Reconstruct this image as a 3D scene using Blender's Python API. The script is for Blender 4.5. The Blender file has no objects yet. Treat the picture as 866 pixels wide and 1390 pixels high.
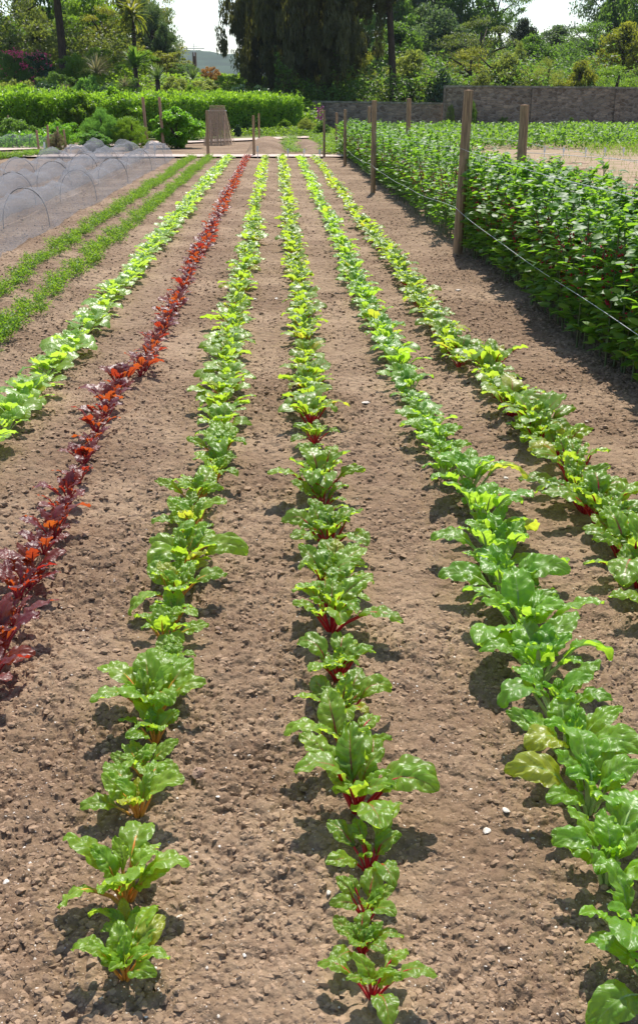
import bpy, math, random
import numpy as np
from mathutils import Vector, Matrix, Euler

R = math.radians
scene = bpy.context.scene
C = scene.collection

# ------------------------------------------------------------------ camera
CAM_H, FPX, PITCH, YAW = 1.7, 1422.0, R(19.8), R(2.27)
cam_d = bpy.data.cameras.new('camera')
cam = bpy.data.objects.new('camera', cam_d); C.objects.link(cam)
cam.location = (0, 0, CAM_H)
cam.rotation_euler = (R(90) - PITCH, 0, -YAW)
cam_d.sensor_fit = 'VERTICAL'; cam_d.sensor_height = 36.0
cam_d.lens = FPX / 1390 * 36.0
cam_d.shift_y = -45 / 1390
cam_d.clip_start = 0.05; cam_d.clip_end = 9000
scene.camera = cam

# ------------------------------------------------------------------ sky, sun, exposure
SUN_EL, SUN_AZ = R(57), R(9)          # azimuth measured from +Y towards +X
world = bpy.data.worlds.new('World'); scene.world = world; world.use_nodes = True
wn = world.node_tree; wn.nodes.clear()
sky = wn.nodes.new('ShaderNodeTexSky'); sky.sky_type = 'NISHITA'; sky.sun_disc = False
sky.sun_elevation = SUN_EL; sky.sun_rotation = SUN_AZ
sky.air_density = 1.0; sky.dust_density = 0.8; sky.ozone_density = 1.0
bg = wn.nodes.new('ShaderNodeBackground'); bg.inputs[1].default_value = 0.15
wo = wn.nodes.new('ShaderNodeOutputWorld')
wn.links.new(sky.outputs[0], bg.inputs[0]); wn.links.new(bg.outputs[0], wo.inputs[0])
sun_d = bpy.data.lights.new('sun', 'SUN'); sun_d.energy = 5.0; sun_d.angle = R(0.53); sun_d.color = (1.0, 0.95, 0.87)
sun = bpy.data.objects.new('sun', sun_d); C.objects.link(sun)
sdir = Vector((math.sin(SUN_AZ) * math.cos(SUN_EL), math.cos(SUN_AZ) * math.cos(SUN_EL), math.sin(SUN_EL)))
sun.rotation_euler = sdir.to_track_quat('Z', 'Y').to_euler()
sun.location = (10, 20, 40)
vs = scene.view_settings
vs.view_transform = 'Standard'; vs.look = 'None'; vs.gamma = 1.0; vs.exposure = 0.52; vs.use_curve_mapping = False
scene.cycles.max_bounces = 6; scene.cycles.transparent_max_bounces = 24
scene.cycles.diffuse_bounces = 3; scene.cycles.glossy_bounces = 2; scene.cycles.transmission_bounces = 4
scene.cycles.caustics_reflective = False; scene.cycles.caustics_refractive = False

# ------------------------------------------------------------------ where things stand
_f = np.array([math.sin(YAW) * math.cos(PITCH), math.cos(YAW) * math.cos(PITCH), -math.sin(PITCH)])
_r = np.array([math.cos(YAW), -math.sin(YAW), 0.0])
_u = np.array([math.sin(YAW) * math.sin(PITCH), math.cos(YAW) * math.sin(PITCH), math.cos(PITCH)])
def ray(px, py): return _f * FPX + _r * (px - 433) + _u * (650 - py)
def ground(px, py, z=0.0):
    d = ray(px, py); t = (z - CAM_H) / d[2]; return (d[0] * t, d[1] * t)
def at(px, py, Y):
    d = ray(px, py); t = Y / d[1]; return (d[0] * t, CAM_H + d[2] * t)

# ------------------------------------------------------------------ geometry helpers
class Geo:
    """verts, faces (all k-gons), per-face material index, per-loop uv, per-face random"""
    def __init__(s, v=None, f=None, m=None, uv=None, r=None):
        s.v, s.f, s.m, s.uv, s.r = v, f, m, uv, r
def geo(v, f, m=0, uv=None, r=0.5):
    v = np.asarray(v, float).reshape(-1, 3); f = np.asarray(f, int)
    n, k = f.shape
    if uv is None: uv = np.zeros((n, k, 2))
    m = np.full(n, m) if np.isscalar(m) else m
    r = np.full(n, float(r)) if np.isscalar(r) else r
    return Geo(v, f, m, uv, r)
def merge(gs):
    off = 0; V, F, M, U, Q = [], [], [], [], []
    for g in gs:
        V.append(g.v); F.append(g.f + off); M.append(g.m); U.append(g.uv); Q.append(g.r); off += len(g.v)
    return Geo(np.concatenate(V), np.concatenate(F), np.concatenate(M), np.concatenate(U), np.concatenate(Q))
def xform(g, loc=(0, 0, 0), rz=0.0, s=1.0, dr=0.0):
    c, n = math.cos(rz), math.sin(rz)
    A = np.array([[c, -n, 0], [n, c, 0], [0, 0, 1]])
    sc = np.array(s if not np.isscalar(s) else (s, s, s), float)
    return Geo((g.v * sc) @ A.T + np.array(loc), g.f, g.m, g.uv, g.r if dr is None else (g.r + dr) % 1.0)
def mesh(name, g, mats, smooth=True):
    me = bpy.data.meshes.new(name)
    n, k = g.f.shape
    me.vertices.add(len(g.v)); me.vertices.foreach_set('co', g.v.astype(np.float32).ravel())
    me.loops.add(n * k); me.loops.foreach_set('vertex_index', g.f.astype(np.int32).ravel())
    me.polygons.add(n); me.polygons.foreach_set('loop_start', (np.arange(n) * k).astype(np.int32))
    me.polygons.foreach_set('material_index', g.m.astype(np.int32))
    me.polygons.foreach_set('use_smooth', np.full(n, smooth))
    uvl = me.uv_layers.new(name='UVMap'); uvl.data.foreach_set('uv', g.uv.astype(np.float32).ravel())
    a = me.attributes.new('rnd', 'FLOAT', 'FACE'); a.data.foreach_set('value', g.r.astype(np.float32))
    for m in (mats if isinstance(mats, (list, tuple)) else [mats]): me.materials.append(m)
    me.update(calc_edges=True); me.validate()
    return me
def obj(name, me, parent=None, loc=(0, 0, 0), rz=0.0, s=1.0):
    o = bpy.data.objects.new(name, me); C.objects.link(o)
    o.parent = parent; o.location = loc; o.rotation_euler = (0, 0, rz); o.scale = (s, s, s) if np.isscalar(s) else s
    return o
def tag(o, label, cat, group=None):
    o['label'] = label; o['category'] = cat
    if group: o['group'] = group
    return o
def structure(o): o['kind'] = 'structure'; return o
def stuff(o, label, cat): o['kind'] = 'stuff'; return tag(o, label, cat)

def box(x0, x1, y0, y1, z0, z1, m=0, r=0.5):
    v = [(x, y, z) for z in (z0, z1) for y in (y0, y1) for x in (x0, x1)]
    f = [(0, 2, 3, 1), (4, 5, 7, 6), (0, 1, 5, 4), (1, 3, 7, 5), (3, 2, 6, 7), (2, 0, 4, 6)]
    return geo(v, f, m, r=r)
def tube(pts, rad, k=6, m=0, cap=True, r=0.5):
    P = np.asarray(pts, float); n = len(P); rad = np.full(n, rad) if np.isscalar(rad) else np.asarray(rad)
    T = np.gradient(P, axis=0); T /= np.linalg.norm(T, axis=1)[:, None] + 1e-9
    ref = np.array([0, 0, 1.0]) if abs(T[0][2]) < 0.9 else np.array([1.0, 0, 0])
    A = np.cross(T, ref); A /= np.linalg.norm(A, axis=1)[:, None] + 1e-9
    B = np.cross(T, A)
    an = np.arange(k) / k * 2 * math.pi
    V = P[:, None] + rad[:, None, None] * (np.cos(an)[None, :, None] * A[:, None] + np.sin(an)[None, :, None] * B[:, None])
    V = V.reshape(-1, 3); i = np.arange(n - 1)[:, None] * k; j = np.arange(k)[None]; j2 = (j + 1) % k
    F = np.stack([i + j, i + j2, i + k + j2, i + k + j], -1).reshape(-1, 4)
    uu = np.zeros((len(F), 4, 2)); uu[:, :, 1] = np.repeat(np.linspace(0, 1, n)[:-1], k)[:, None]
    g = geo(V, F, m, uu, r)
    if cap:   # close the ends with fans of quads round a centre vertex
        for e, base in ((0, 0), (n - 1, (n - 1) * k)):
            c = len(g.v); g.v = np.vstack([g.v, P[e]])
            fs = np.array([(c, base + q, base + (q + 1) % k, base + (q + 2) % k) for q in range(0, k - 1, 2)])
            g.f = np.vstack([g.f, fs]); g.m = np.append(g.m, np.full(len(fs), m)); g.uv = np.concatenate([g.uv, np.zeros((len(fs), 4, 2))]); g.r = np.append(g.r, np.full(len(fs), r))
    return g
def grid_faces(nu, nv):
    i = np.arange(nv - 1)[:, None] * nu; j = np.arange(nu - 1)[None]
    return np.stack([i + j, i + j + 1, i + nu + j + 1, i + nu + j], -1).reshape(-1, 4)
def grid_uv(F, U, V):
    return np.stack([U.ravel()[F], V.ravel()[F]], -1)

_lat = {}
def vnoise(x, y, seed=0):
    if seed not in _lat: _lat[seed] = np.random.RandomState(seed + 991).rand(256, 256)
    L = _lat[seed]; xi = np.floor(x).astype(int); yi = np.floor(y).astype(int); fx = x - xi; fy = y - yi
    fx = fx * fx * (3 - 2 * fx); fy = fy * fy * (3 - 2 * fy)
    a = L[xi & 255, yi & 255]; b = L[(xi + 1) & 255, yi & 255]; c = L[xi & 255, (yi + 1) & 255]; d = L[(xi + 1) & 255, (yi + 1) & 255]
    return (a * (1 - fx) + b * fx) * (1 - fy) + (c * (1 - fx) + d * fx) * fy
def worley(x, y, seed=0):
    """distance to the nearest jittered lattice point: rounded clods"""
    if (seed, 'w') not in _lat: _lat[(seed, 'w')] = np.random.RandomState(seed + 77).rand(128, 128, 3)
    L = _lat[(seed, 'w')]; xi = np.floor(x).astype(int); yi = np.floor(y).astype(int); best = np.full(x.shape, 9.0)
    for a in (-1, 0, 1):
        for b in (-1, 0, 1):
            q = L[(xi + a) & 127, (yi + b) & 127]
            d = np.hypot(xi + a + q[..., 0] - x, yi + b + q[..., 1] - y) / (0.35 + 0.65 * q[..., 2])
            best = np.minimum(best, d)
    return best

# ------------------------------------------------------------------ materials
def nmat(name):
    m = bpy.data.materials.new(name); m.use_nodes = True; nt = m.node_tree; nt.nodes.clear()
    out = nt.nodes.new('ShaderNodeOutputMaterial')
    return m, nt, out
def N(nt, t, **kw):
    n = nt.nodes.new(t)
    for k, v in kw.items():
        if k.startswith('i_'): n.inputs[k[2:].replace('_', ' ')].default_value = v
        else: setattr(n, k, v)
    return n
def mixc(nt, fac, a, b, blend='MIX'):
    n = nt.nodes.new('ShaderNodeMix'); n.data_type = 'RGBA'; n.blend_type = blend
    for i, v in ((0, fac), (6, a), (7, b)):
        if hasattr(v, 'is_output'): nt.links.new(v, n.inputs[i])
        elif i == 0: n.inputs[0].default_value = v
        else: n.inputs[i].default_value = (*v[:3], 1)
    return n.outputs[2]
def math_(nt, op, a, b=None, c=None, clamp=False):
    n = nt.nodes.new('ShaderNodeMath'); n.operation = op; n.use_clamp = clamp
    for i, v in enumerate((a, b, c)):
        if v is None: continue
        if hasattr(v, 'is_output'): nt.links.new(v, n.inputs[i])
        else: n.inputs[i].default_value = v
    return n.outputs[0]
def ramp(nt, v, lo, hi):
    n = nt.nodes.new('ShaderNodeMapRange'); n.interpolation_type = 'SMOOTHSTEP'
    n.inputs[1].default_value = lo; n.inputs[2].default_value = hi
    if lo > hi:
        n.inputs[1].default_value = hi; n.inputs[2].default_value = lo; n.inputs[3].default_value = 1; n.inputs[4].default_value = 0
    nt.links.new(v, n.inputs[0]); return n.outputs[0]
def noise(nt, vec, scale, detail=4, rough=0.55):
    n = N(nt, 'ShaderNodeTexNoise', i_Scale=scale, i_Detail=detail, i_Roughness=rough)
    if vec is not None: nt.links.new(vec, n.inputs['Vector'])
    return n.outputs[0]
def pbsdf(nt, col, rough=0.5, spec=0.5, normal=None):
    p = nt.nodes.new('ShaderNodeBsdfPrincipled')
    if hasattr(col, 'is_output'): nt.links.new(col, p.inputs['Base Color'])
    else: p.inputs['Base Color'].default_value = (*col[:3], 1)
    p.inputs['Roughness'].default_value = rough if not hasattr(rough, 'is_output') else 0.5
    if hasattr(rough, 'is_output'): nt.links.new(rough, p.inputs['Roughness'])
    p.inputs['Specular IOR Level'].default_value = spec
    if normal is not None: nt.links.new(normal, p.inputs['Normal'])
    return p.outputs[0]
def bump(nt, h, strength, dist, normal=None):
    b = N(nt, 'ShaderNodeBump', i_Strength=strength, i_Distance=dist); nt.links.new(h, b.inputs['Height'])
    if normal is not None: nt.links.new(normal, b.inputs['Normal'])
    return b.outputs[0]

def simple(name, col, rough=0.6, spec=0.4, col2=None, scale=6.0, bstr=0.0, metallic=0.0, bdist=0.005, stretch=None):
    m, nt, out = nmat(name)
    tc = N(nt, 'ShaderNodeTexCoord'); vec = tc.outputs['Object']
    if stretch:
        mp = N(nt, 'ShaderNodeMapping'); nt.links.new(vec, mp.inputs[0]); mp.inputs['Scale'].default_value = stretch; vec = mp.outputs[0]
    n = noise(nt, vec, scale, 5)
    c = mixc(nt, ramp(nt, n, 0.35, 0.65), col, col2 or tuple(x * 0.7 for x in col))
    b = bump(nt, noise(nt, vec, scale * 4, 4), bstr, bdist) if bstr else None
    s = pbsdf(nt, c, rough, spec, b)
    if metallic: s.node.inputs['Metallic'].default_value = metallic
    nt.links.new(s, out.inputs[0]); return m

def leaf_mat(name, a, b, ta, tb, rough=0.4, spec=0.5, trans=0.45, veins=0.0, rib=None, fine=0.0, objvar=0.25):
    """two-sided leaf: glossy reflecting face + translucent light passing through; a..b / ta..tb by leaf"""
    m, nt, out = nmat(name)
    rnd = N(nt, 'ShaderNodeAttribute', attribute_name='rnd').outputs['Fac']
    oi = N(nt, 'ShaderNodeObjectInfo').outputs['Random']
    f = math_(nt, 'ADD', math_(nt, 'MULTIPLY', rnd, 1 - objvar), math_(nt, 'MULTIPLY', oi, objvar))
    c = mixc(nt, f, a, b); t = mixc(nt, f, ta, tb)
    if rib and a[1] > .05:
        old = math_(nt, 'MULTIPLY', math_(nt, 'GREATER_THAN', rnd, 0.955), 0.6)
        c = mixc(nt, old, c, (0.34, 0.32, 0.03)); t = mixc(nt, old, t, (0.75, 0.68, 0.05))
    nrm = None
    uv = N(nt, 'ShaderNodeUVMap', uv_map='UVMap').outputs[0]
    sep = N(nt, 'ShaderNodeSeparateXYZ'); nt.links.new(uv, sep.inputs[0]); U, V = sep.outputs[0], sep.outputs[1]
    if veins or rib:
        au = math_(nt, 'ABSOLUTE', math_(nt, 'SUBTRACT', U, 0.5))          # 0..0.5 from midrib to margin
        side = math_(nt, 'FRACT', math_(nt, 'SUBTRACT', math_(nt, 'MULTIPLY', V, 7.0), math_(nt, 'MULTIPLY', au, 3.2)))
        sd = math_(nt, 'ABSOLUTE', math_(nt, 'SUBTRACT', side, 0.5))        # 0.5 at vein
        vein = ramp(nt, sd, 0.43, 0.5)
        ribw = math_(nt, 'MULTIPLY_ADD', V, -0.018, 0.03)
        ribm = math_(nt, 'MULTIPLY', math_(nt, 'LESS_THAN', au, ribw), math_(nt, 'MULTIPLY_ADD', V, -0.8, 1.0))
        if rib:
            c = mixc(nt, math_(nt, 'MULTIPLY', vein, 0.55), c, mixc(nt, 0.4, rib, a))
            t = mixc(nt, math_(nt, 'MULTIPLY', vein, 0.5), t, mixc(nt, 0.4, rib, ta))
            c = mixc(nt, ribm, c, rib); t = mixc(nt, math_(nt, 'MULTIPLY', ribm, 0.85), t, rib)
        if veins:
            blis = N(nt, 'ShaderNodeTexVoronoi', i_Scale=1.0, feature='SMOOTH_F1')
            mp = N(nt, 'ShaderNodeMapping'); mp.inputs['Scale'].default_value = (9, 12, 1); nt.links.new(uv, mp.inputs[0])
            nt.links.new(mp.outputs[0], blis.inputs['Vector'])
            h = math_(nt, 'SUBTRACT', 1.0, blis.outputs['Distance'])
            h = math_(nt, 'SUBTRACT', h, math_(nt, 'MULTIPLY', vein, 0.5))
            nrm = bump(nt, h, veins, 0.004)
    front = pbsdf(nt, c, rough, spec, nrm)
    tr = N(nt, 'ShaderNodeBsdfTranslucent'); nt.links.new(t, tr.inputs[0])
    if nrm is not None: nt.links.new(nrm, tr.inputs['Normal'])
    mx = N(nt, 'ShaderNodeMixShader'); mx.inputs[0].default_value = trans
    nt.links.new(front, mx.inputs[1]); nt.links.new(tr.outputs[0], mx.inputs[2]); nt.links.new(mx.outputs[0], out.inputs[0])
    return m

# soil --------------------------------------------------------------
def soil_material(name, clod=False):
    m, nt, out = nmat(name)
    tc = N(nt, 'ShaderNodeTexCoord').outputs['Object']
    big = noise(nt, tc, 0.9, 4, 0.6); mid = noise(nt, tc, 9.0, 5, 0.65); fine = noise(nt, tc, 160.0, 5, 0.75)
    c = mixc(nt, ramp(nt, big, 0.35, 0.68), (0.170, 0.110, 0.067), (0.295, 0.207, 0.134))
    c = mixc(nt, math_(nt, 'MULTIPLY', ramp(nt, mid, 0.45, 0.7), 0.55), c, (0.150, 0.092, 0.060))
    c = mixc(nt, math_(nt, 'MULTIPLY', ramp(nt, fine, 0.5, 0.72), 0.45), c, (0.36, 0.240, 0.158))
    for sc_, lo_, hi_, dk in ((26.0, .56, .70, (0.110, 0.066, 0.042)), (60.0, .56, .70, (0.125, 0.076, 0.048))):
        c = mixc(nt, math_(nt, 'MULTIPLY', ramp(nt, noise(nt, tc, sc_, 3, 0.6), lo_, hi_), 0.5), c, dk)
    vo = N(nt, 'ShaderNodeTexVoronoi', i_Scale=150.0, i_Randomness=1.0); nt.links.new(tc, vo.inputs['Vector'])
    fl = ramp(nt, vo.outputs['Distance'], 0.24, 0.12)                       # tiny pale grit
    pick = N(nt, 'ShaderNodeSeparateColor'); nt.links.new(vo.outputs['Color'], pick.inputs[0])
    gr = math_(nt, 'MULTIPLY', fl, math_(nt, 'GREATER_THAN', pick.outputs[0], 0.80))
    c = mixc(nt, gr, c, (0.50, 0.40, 0.32))
    if clod:
        rnd = N(nt, 'ShaderNodeAttribute', attribute_name='rnd').outputs['Fac']
        c = mixc(nt, math_(nt, 'MULTIPLY', rnd, 0.7), c, (0.42, 0.285, 0.188))
    v2 = N(nt, 'ShaderNodeTexVoronoi', i_Scale=95.0); nt.links.new(tc, v2.inputs['Vector'])
    v3 = N(nt, 'ShaderNodeTexVoronoi', i_Scale=38.0); nt.links.new(tc, v3.inputs['Vector'])
    h = math_(nt, 'ADD', math_(nt, 'MULTIPLY', v2.outputs['Distance'], -0.5), math_(nt, 'MULTIPLY', v3.outputs['Distance'], -0.9))
    h = math_(nt, 'ADD', h, math_(nt, 'MULTIPLY', fine, 0.55))
    v4 = N(nt, 'ShaderNodeTexVoronoi', i_Scale=17.0); nt.links.new(tc, v4.inputs['Vector'])
    nrm = bump(nt, math_(nt, 'MULTIPLY', v4.outputs['Distance'], -1.0), 0.7, 0.03) if not clod else None
    nrm = bump(nt, h, 0.75, 0.008, nrm)
    nt.links.new(pbsdf(nt, c, 0.92, 0.15, nrm), out.inputs[0]); return m
M_soil = soil_material('garden_soil'); M_clod = soil_material('soil_clod', True)

def stone_wall_mat():
    m, nt, out = nmat('rubble_stone')
    tc = N(nt, 'ShaderNodeTexCoord').outputs['Object']
    mp = N(nt, 'ShaderNodeMapping'); nt.links.new(tc, mp.inputs[0]); mp.inputs['Scale'].default_value = (3.6, 3.6, 6.6)
    vo = N(nt, 'ShaderNodeTexVoronoi', feature='F1', i_Scale=1.0); nt.links.new(mp.outputs[0], vo.inputs['Vector'])
    ve = N(nt, 'ShaderNodeTexVoronoi', feature='DISTANCE_TO_EDGE', i_Scale=1.0); nt.links.new(mp.outputs[0], ve.inputs['Vector'])
    sp = N(nt, 'ShaderNodeSeparateColor'); nt.links.new(vo.outputs['Color'], sp.inputs[0])
    c = mixc(nt, sp.outputs[0], (0.13, 0.088, 0.060), (0.38, 0.28, 0.20))
    c = mixc(nt, math_(nt, 'MULTIPLY', ramp(nt, noise(nt, tc, 0.7, 5), 0.4, 0.7), 0.5), c, (0.12, 0.10, 0.075))
    c = mixc(nt, ramp(nt, ve.outputs['Distance'], 0.09, 0.02), c, (0.25, 0.20, 0.16))
    nrm = bump(nt, ramp(nt, ve.outputs['Distance'], 0.0, 0.15), 0.8, 0.04)
    nt.links.new(pbsdf(nt, c, 0.9, 0.2, nrm), out.inputs[0]); return m
M_stone = stone_wall_mat()
M_coping = simple('stone_coping', (0.30, 0.26, 0.20), 0.9, 0.2, (0.15, 0.14, 0.10), 3, 0.5)
M_post = simple('weathered_timber', (0.38, 0.25, 0.14), 0.85, 0.2, (0.20, 0.13, 0.08), 6, 1.0, bdist=0.004, stretch=(9, 9, 0.8))
M_redpost = simple('sawn_timber', (0.44, 0.26, 0.17), 0.8, 0.25, (0.30, 0.17, 0.11), 5, 0.4, stretch=(9, 9, 0.8))
M_endgrain = simple('post_top_timber', (0.40, 0.24, 0.13), 0.85, 0.2, (0.24, 0.14, 0.075), 30)
M_wire = simple('galvanised_wire', (0.55, 0.56, 0.57), 0.42, 0.6, (0.42, 0.42, 0.43), 30)
M_hoop = simple('black_plastic_pipe', (0.09, 0.09, 0.09), 0.5, 0.4)
M_white = simple('white_plastic', (0.74, 0.74, 0.72), 0.5, 0.4, (0.6, 0.6, 0.57), 20)
M_path = simple('pale_gravel', (0.56, 0.44, 0.37), 0.9, 0.15, (0.45, 0.34, 0.28), 12, 0.4)
M_bark = simple('dark_bark', (0.085, 0.06, 0.042), 0.9, 0.15, (0.04, 0.03, 0.022), 4, 0.8, bdist=0.05, stretch=(4, 4, 0.6))
M_cane = simple('bamboo_cane', (0.52, 0.36, 0.22), 0.6, 0.3, (0.36, 0.24, 0.14), 10)
M_grassland = simple('meadow_turf', (0.10, 0.14, 0.035), 0.9, 0.15, (0.16, 0.16, 0.06), 0.8, 0.5)
M_hill = simple('wooded_hillside', (0.040, 0.070, 0.030), 0.95, 0.1, (0.022, 0.040, 0.018), 0.025)
M_bank = simple('leaf_litter_bank', (0.07, 0.07, 0.03), 0.95, 0.1, (0.12, 0.085, 0.045), 1.5, 0.4)
M_dry = simple('dry_bare_ground', (0.34, 0.235, 0.165), 0.95, 0.1, (0.24, 0.19, 0.105), 1.6, 0.5)
M_flint = simple('pale_stone', (0.62, 0.56, 0.49), 0.7, 0.3, (0.42, 0.36, 0.30), 40, 0.2)
M_brownstone = simple('brown_stone', (0.33, 0.22, 0.16), 0.85, 0.2, (0.22, 0.14, 0.10), 40, 0.4)
M_door = simple('green_painted_wood', (0.02, 0.13, 0.09), 0.6, 0.4)

def net_mat():
    m, nt, out = nmat('grey_mesh_netting')
    tc = N(nt, 'ShaderNodeTexCoord').outputs['Object']
    n = noise(nt, tc, 3.0, 4)
    d = pbsdf(nt, (0.22, 0.225, 0.245), 0.85, 0.1)
    tp = N(nt, 'ShaderNodeBsdfTransparent'); mx = N(nt, 'ShaderNodeMixShader')
    lw = N(nt, 'ShaderNodeLayerWeight', i_Blend=0.55)
    fac = math_(nt, 'ADD', math_(nt, 'MULTIPLY_ADD', n, 0.24, 0.06), math_(nt, 'MULTIPLY', lw.outputs['Facing'], 0.24), clamp=True)
    nt.links.new(fac, mx.inputs[0]); nt.links.new(tp.outputs[0], mx.inputs[1]); nt.links.new(d, mx.inputs[2])
    nt.links.new(mx.outputs[0], out.inputs[0]); return m
M_net = net_mat()

# leaves ------------------------------------------------------------
M_chard = {
 'orange': leaf_mat('chard_leaf_green', (0.110, 0.225, 0.014), (0.200, 0.345, 0.024), (0.46, 0.70, 0.030), (0.58, 0.80, 0.06), 0.40, 0.6, 0.50, 0.32, (0.38, 0.44, 0.10)),
 'red':    leaf_mat('chard_leaf_red_ribbed', (0.100, 0.210, 0.018), (0.185, 0.325, 0.026), (0.46, 0.68, 0.030), (0.58, 0.78, 0.06), 0.40, 0.6, 0.50, 0.32, (0.40, 0.14, 0.05)),
 'green':  leaf_mat('chard_leaf_bright', (0.090, 0.225, 0.016), (0.170, 0.345, 0.026), (0.42, 0.70, 0.030), (0.54, 0.80, 0.06), 0.40, 0.6, 0.50, 0.34, (0.32, 0.46, 0.12)),
 'pale':   leaf_mat('leaf_beet_pale', (0.15, 0.29, 0.030), (0.23, 0.39, 0.045), (0.48, 0.74, 0.05), (0.62, 0.84, 0.07), 0.36, 0.6, 0.50, 0.34, (0.42, 0.54, 0.2)),
 'beet':   leaf_mat('beetroot_leaf', (0.060, 0.012, 0.018), (0.12, 0.030, 0.016), (0.46, 0.014, 0.014), (0.66, 0.15, 0.018), 0.42, 0.7, 0.44, 0.3, (0.30, 0.008, 0.02)),
}
M_stalk = {
 'orange': simple('orange_stalk', (0.62, 0.22, 0.03), 0.4, 0.5, (0.48, 0.30, 0.05), 12),
 'red':    simple('crimson_stalk', (0.45, 0.012, 0.02), 0.35, 0.5, (0.34, 0.01, 0.02), 12),
 'green':  simple('green_stalk', (0.30, 0.42, 0.12), 0.4, 0.5, (0.40, 0.48, 0.2), 12),
 'pale':   simple('pale_stalk', (0.45, 0.55, 0.22), 0.4, 0.5, None, 12),
 'beet':   simple('beetroot_stalk', (0.32, 0.012, 0.03), 0.35, 0.5, None, 12),
}
M_carrot = leaf_mat('carrot_frond', (0.05, 0.13, 0.015), (0.10, 0.20, 0.02), (0.26, 0.50, 0.02), (0.42, 0.62, 0.03), 0.5, 0.3, 0.45)
M_bean = leaf_mat('broad_bean_leaf', (0.050, 0.125, 0.024), (0.100, 0.210, 0.034), (0.22, 0.50, 0.02), (0.42, 0.70, 0.04), 0.50, 0.42, 0.44)
M_beanstem = simple('bean_stem', (0.09, 0.13, 0.04), 0.6, 0.3, (0.11, 0.10, 0.045), 8)
M_beanflower = simple('crimson_bean_flower', (0.50, 0.012, 0.04), 0.5, 0.3)
M_potato = leaf_mat('potato_leaf', (0.05, 0.12, 0.02), (0.10, 0.20, 0.03), (0.22, 0.46, 0.03), (0.36, 0.58, 0.04), 0.5, 0.35, 0.4)
M_drygrass = leaf_mat('dry_grass', (0.30, 0.25, 0.12), (0.12, 0.20, 0.04), (0.4, 0.38, 0.15), (0.25, 0.42, 0.06), 0.6, 0.2, 0.4)
def fol(name, a, b, t=1.0, trans=0.42, rough=0.5, tint=(1, 1, 1)):
    ta = tuple(min(0.8, x * 2.9 * t * k) for x, k in zip(a, (1.25, 1.2, 0.6))); tb = tuple(min(0.8, x * 2.9 * t * k) for x, k in zip(b, (1.25, 1.2, 0.6)))
    return leaf_mat(name, a, b, ta, tb, rough, 0.35, trans, objvar=0.3)
M_hedge = fol('hedge_leaf', (0.08, 0.16, 0.015), (0.14, 0.25, 0.02), 1.0, 0.45, 0.4)
M_bush = fol('bush_leaf', (0.06, 0.15, 0.015), (0.11, 0.22, 0.02), 1.0, 0.45, 0.4)
M_fern = fol('feathery_leaf', (0.06, 0.14, 0.035), (0.10, 0.19, 0.04))
M_lime = fol('lime_tree_leaf', (0.07, 0.13, 0.014), (0.12, 0.19, 0.02))
M_olive = fol('olive_tree_leaf', (0.05, 0.075, 0.018), (0.10, 0.12, 0.03))
M_gold = fol('golden_tree_leaf', (0.085, 0.11, 0.016), (0.15, 0.15, 0.022))
M_mid = fol('broadleaf', (0.04, 0.085, 0.016), (0.08, 0.14, 0.025))
M_blue = fol('blue_green_leaf', (0.04, 0.075, 0.035), (0.08, 0.12, 0.055), 0.8)
M_sage = fol('sage_leaf', (0.09, 0.12, 0.03), (0.15, 0.18, 0.05))
M_dark = fol('dark_evergreen_leaf', (0.018, 0.032, 0.012), (0.036, 0.048, 0.017), 0.55, 0.25, 0.6)
M_weep = fol('drooping_dark_leaf', (0.042, 0.052, 0.018), (0.085, 0.085, 0.028), 0.8, 0.3, 0.55)
M_glossy = leaf_mat('rhododendron_leaf', (0.025, 0.07, 0.025), (0.05, 0.10, 0.035), (0.1, 0.2, 0.03), (0.14, 0.26, 0.04), 0.22, 0.8, 0.2)
M_pink = leaf_mat('pink_blossom', (0.70, 0.05, 0.16), (0.80, 0.12, 0.26), (0.8, 0.08, 0.2), (0.85, 0.15, 0.3), 0.6, 0.2, 0.4)
M_reddish = fol('copper_leaf', (0.14, 0.07, 0.03), (0.20, 0.11, 0.04))
M_spiky = leaf_mat('cordyline_leaf', (0.06, 0.11, 0.03), (0.13, 0.17, 0.06), (0.2, 0.35, 0.05), (0.35, 0.45, 0.1), 0.35, 0.6, 0.3)
M_pampas = leaf_mat('tussock_blade', (0.22, 0.16, 0.10), (0.14, 0.16, 0.06), (0.35, 0.26, 0.14), (0.28, 0.3, 0.09), 0.6, 0.3, 0.35)
M_grass = leaf_mat('verge_grass', (0.06, 0.13, 0.015), (0.12, 0.20, 0.025), (0.24, 0.45, 0.02), (0.40, 0.58, 0.04), 0.5, 0.3, 0.4)
M_foxglove = simple('purple_flower', (0.42, 0.05, 0.28), 0.6, 0.3)

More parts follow.
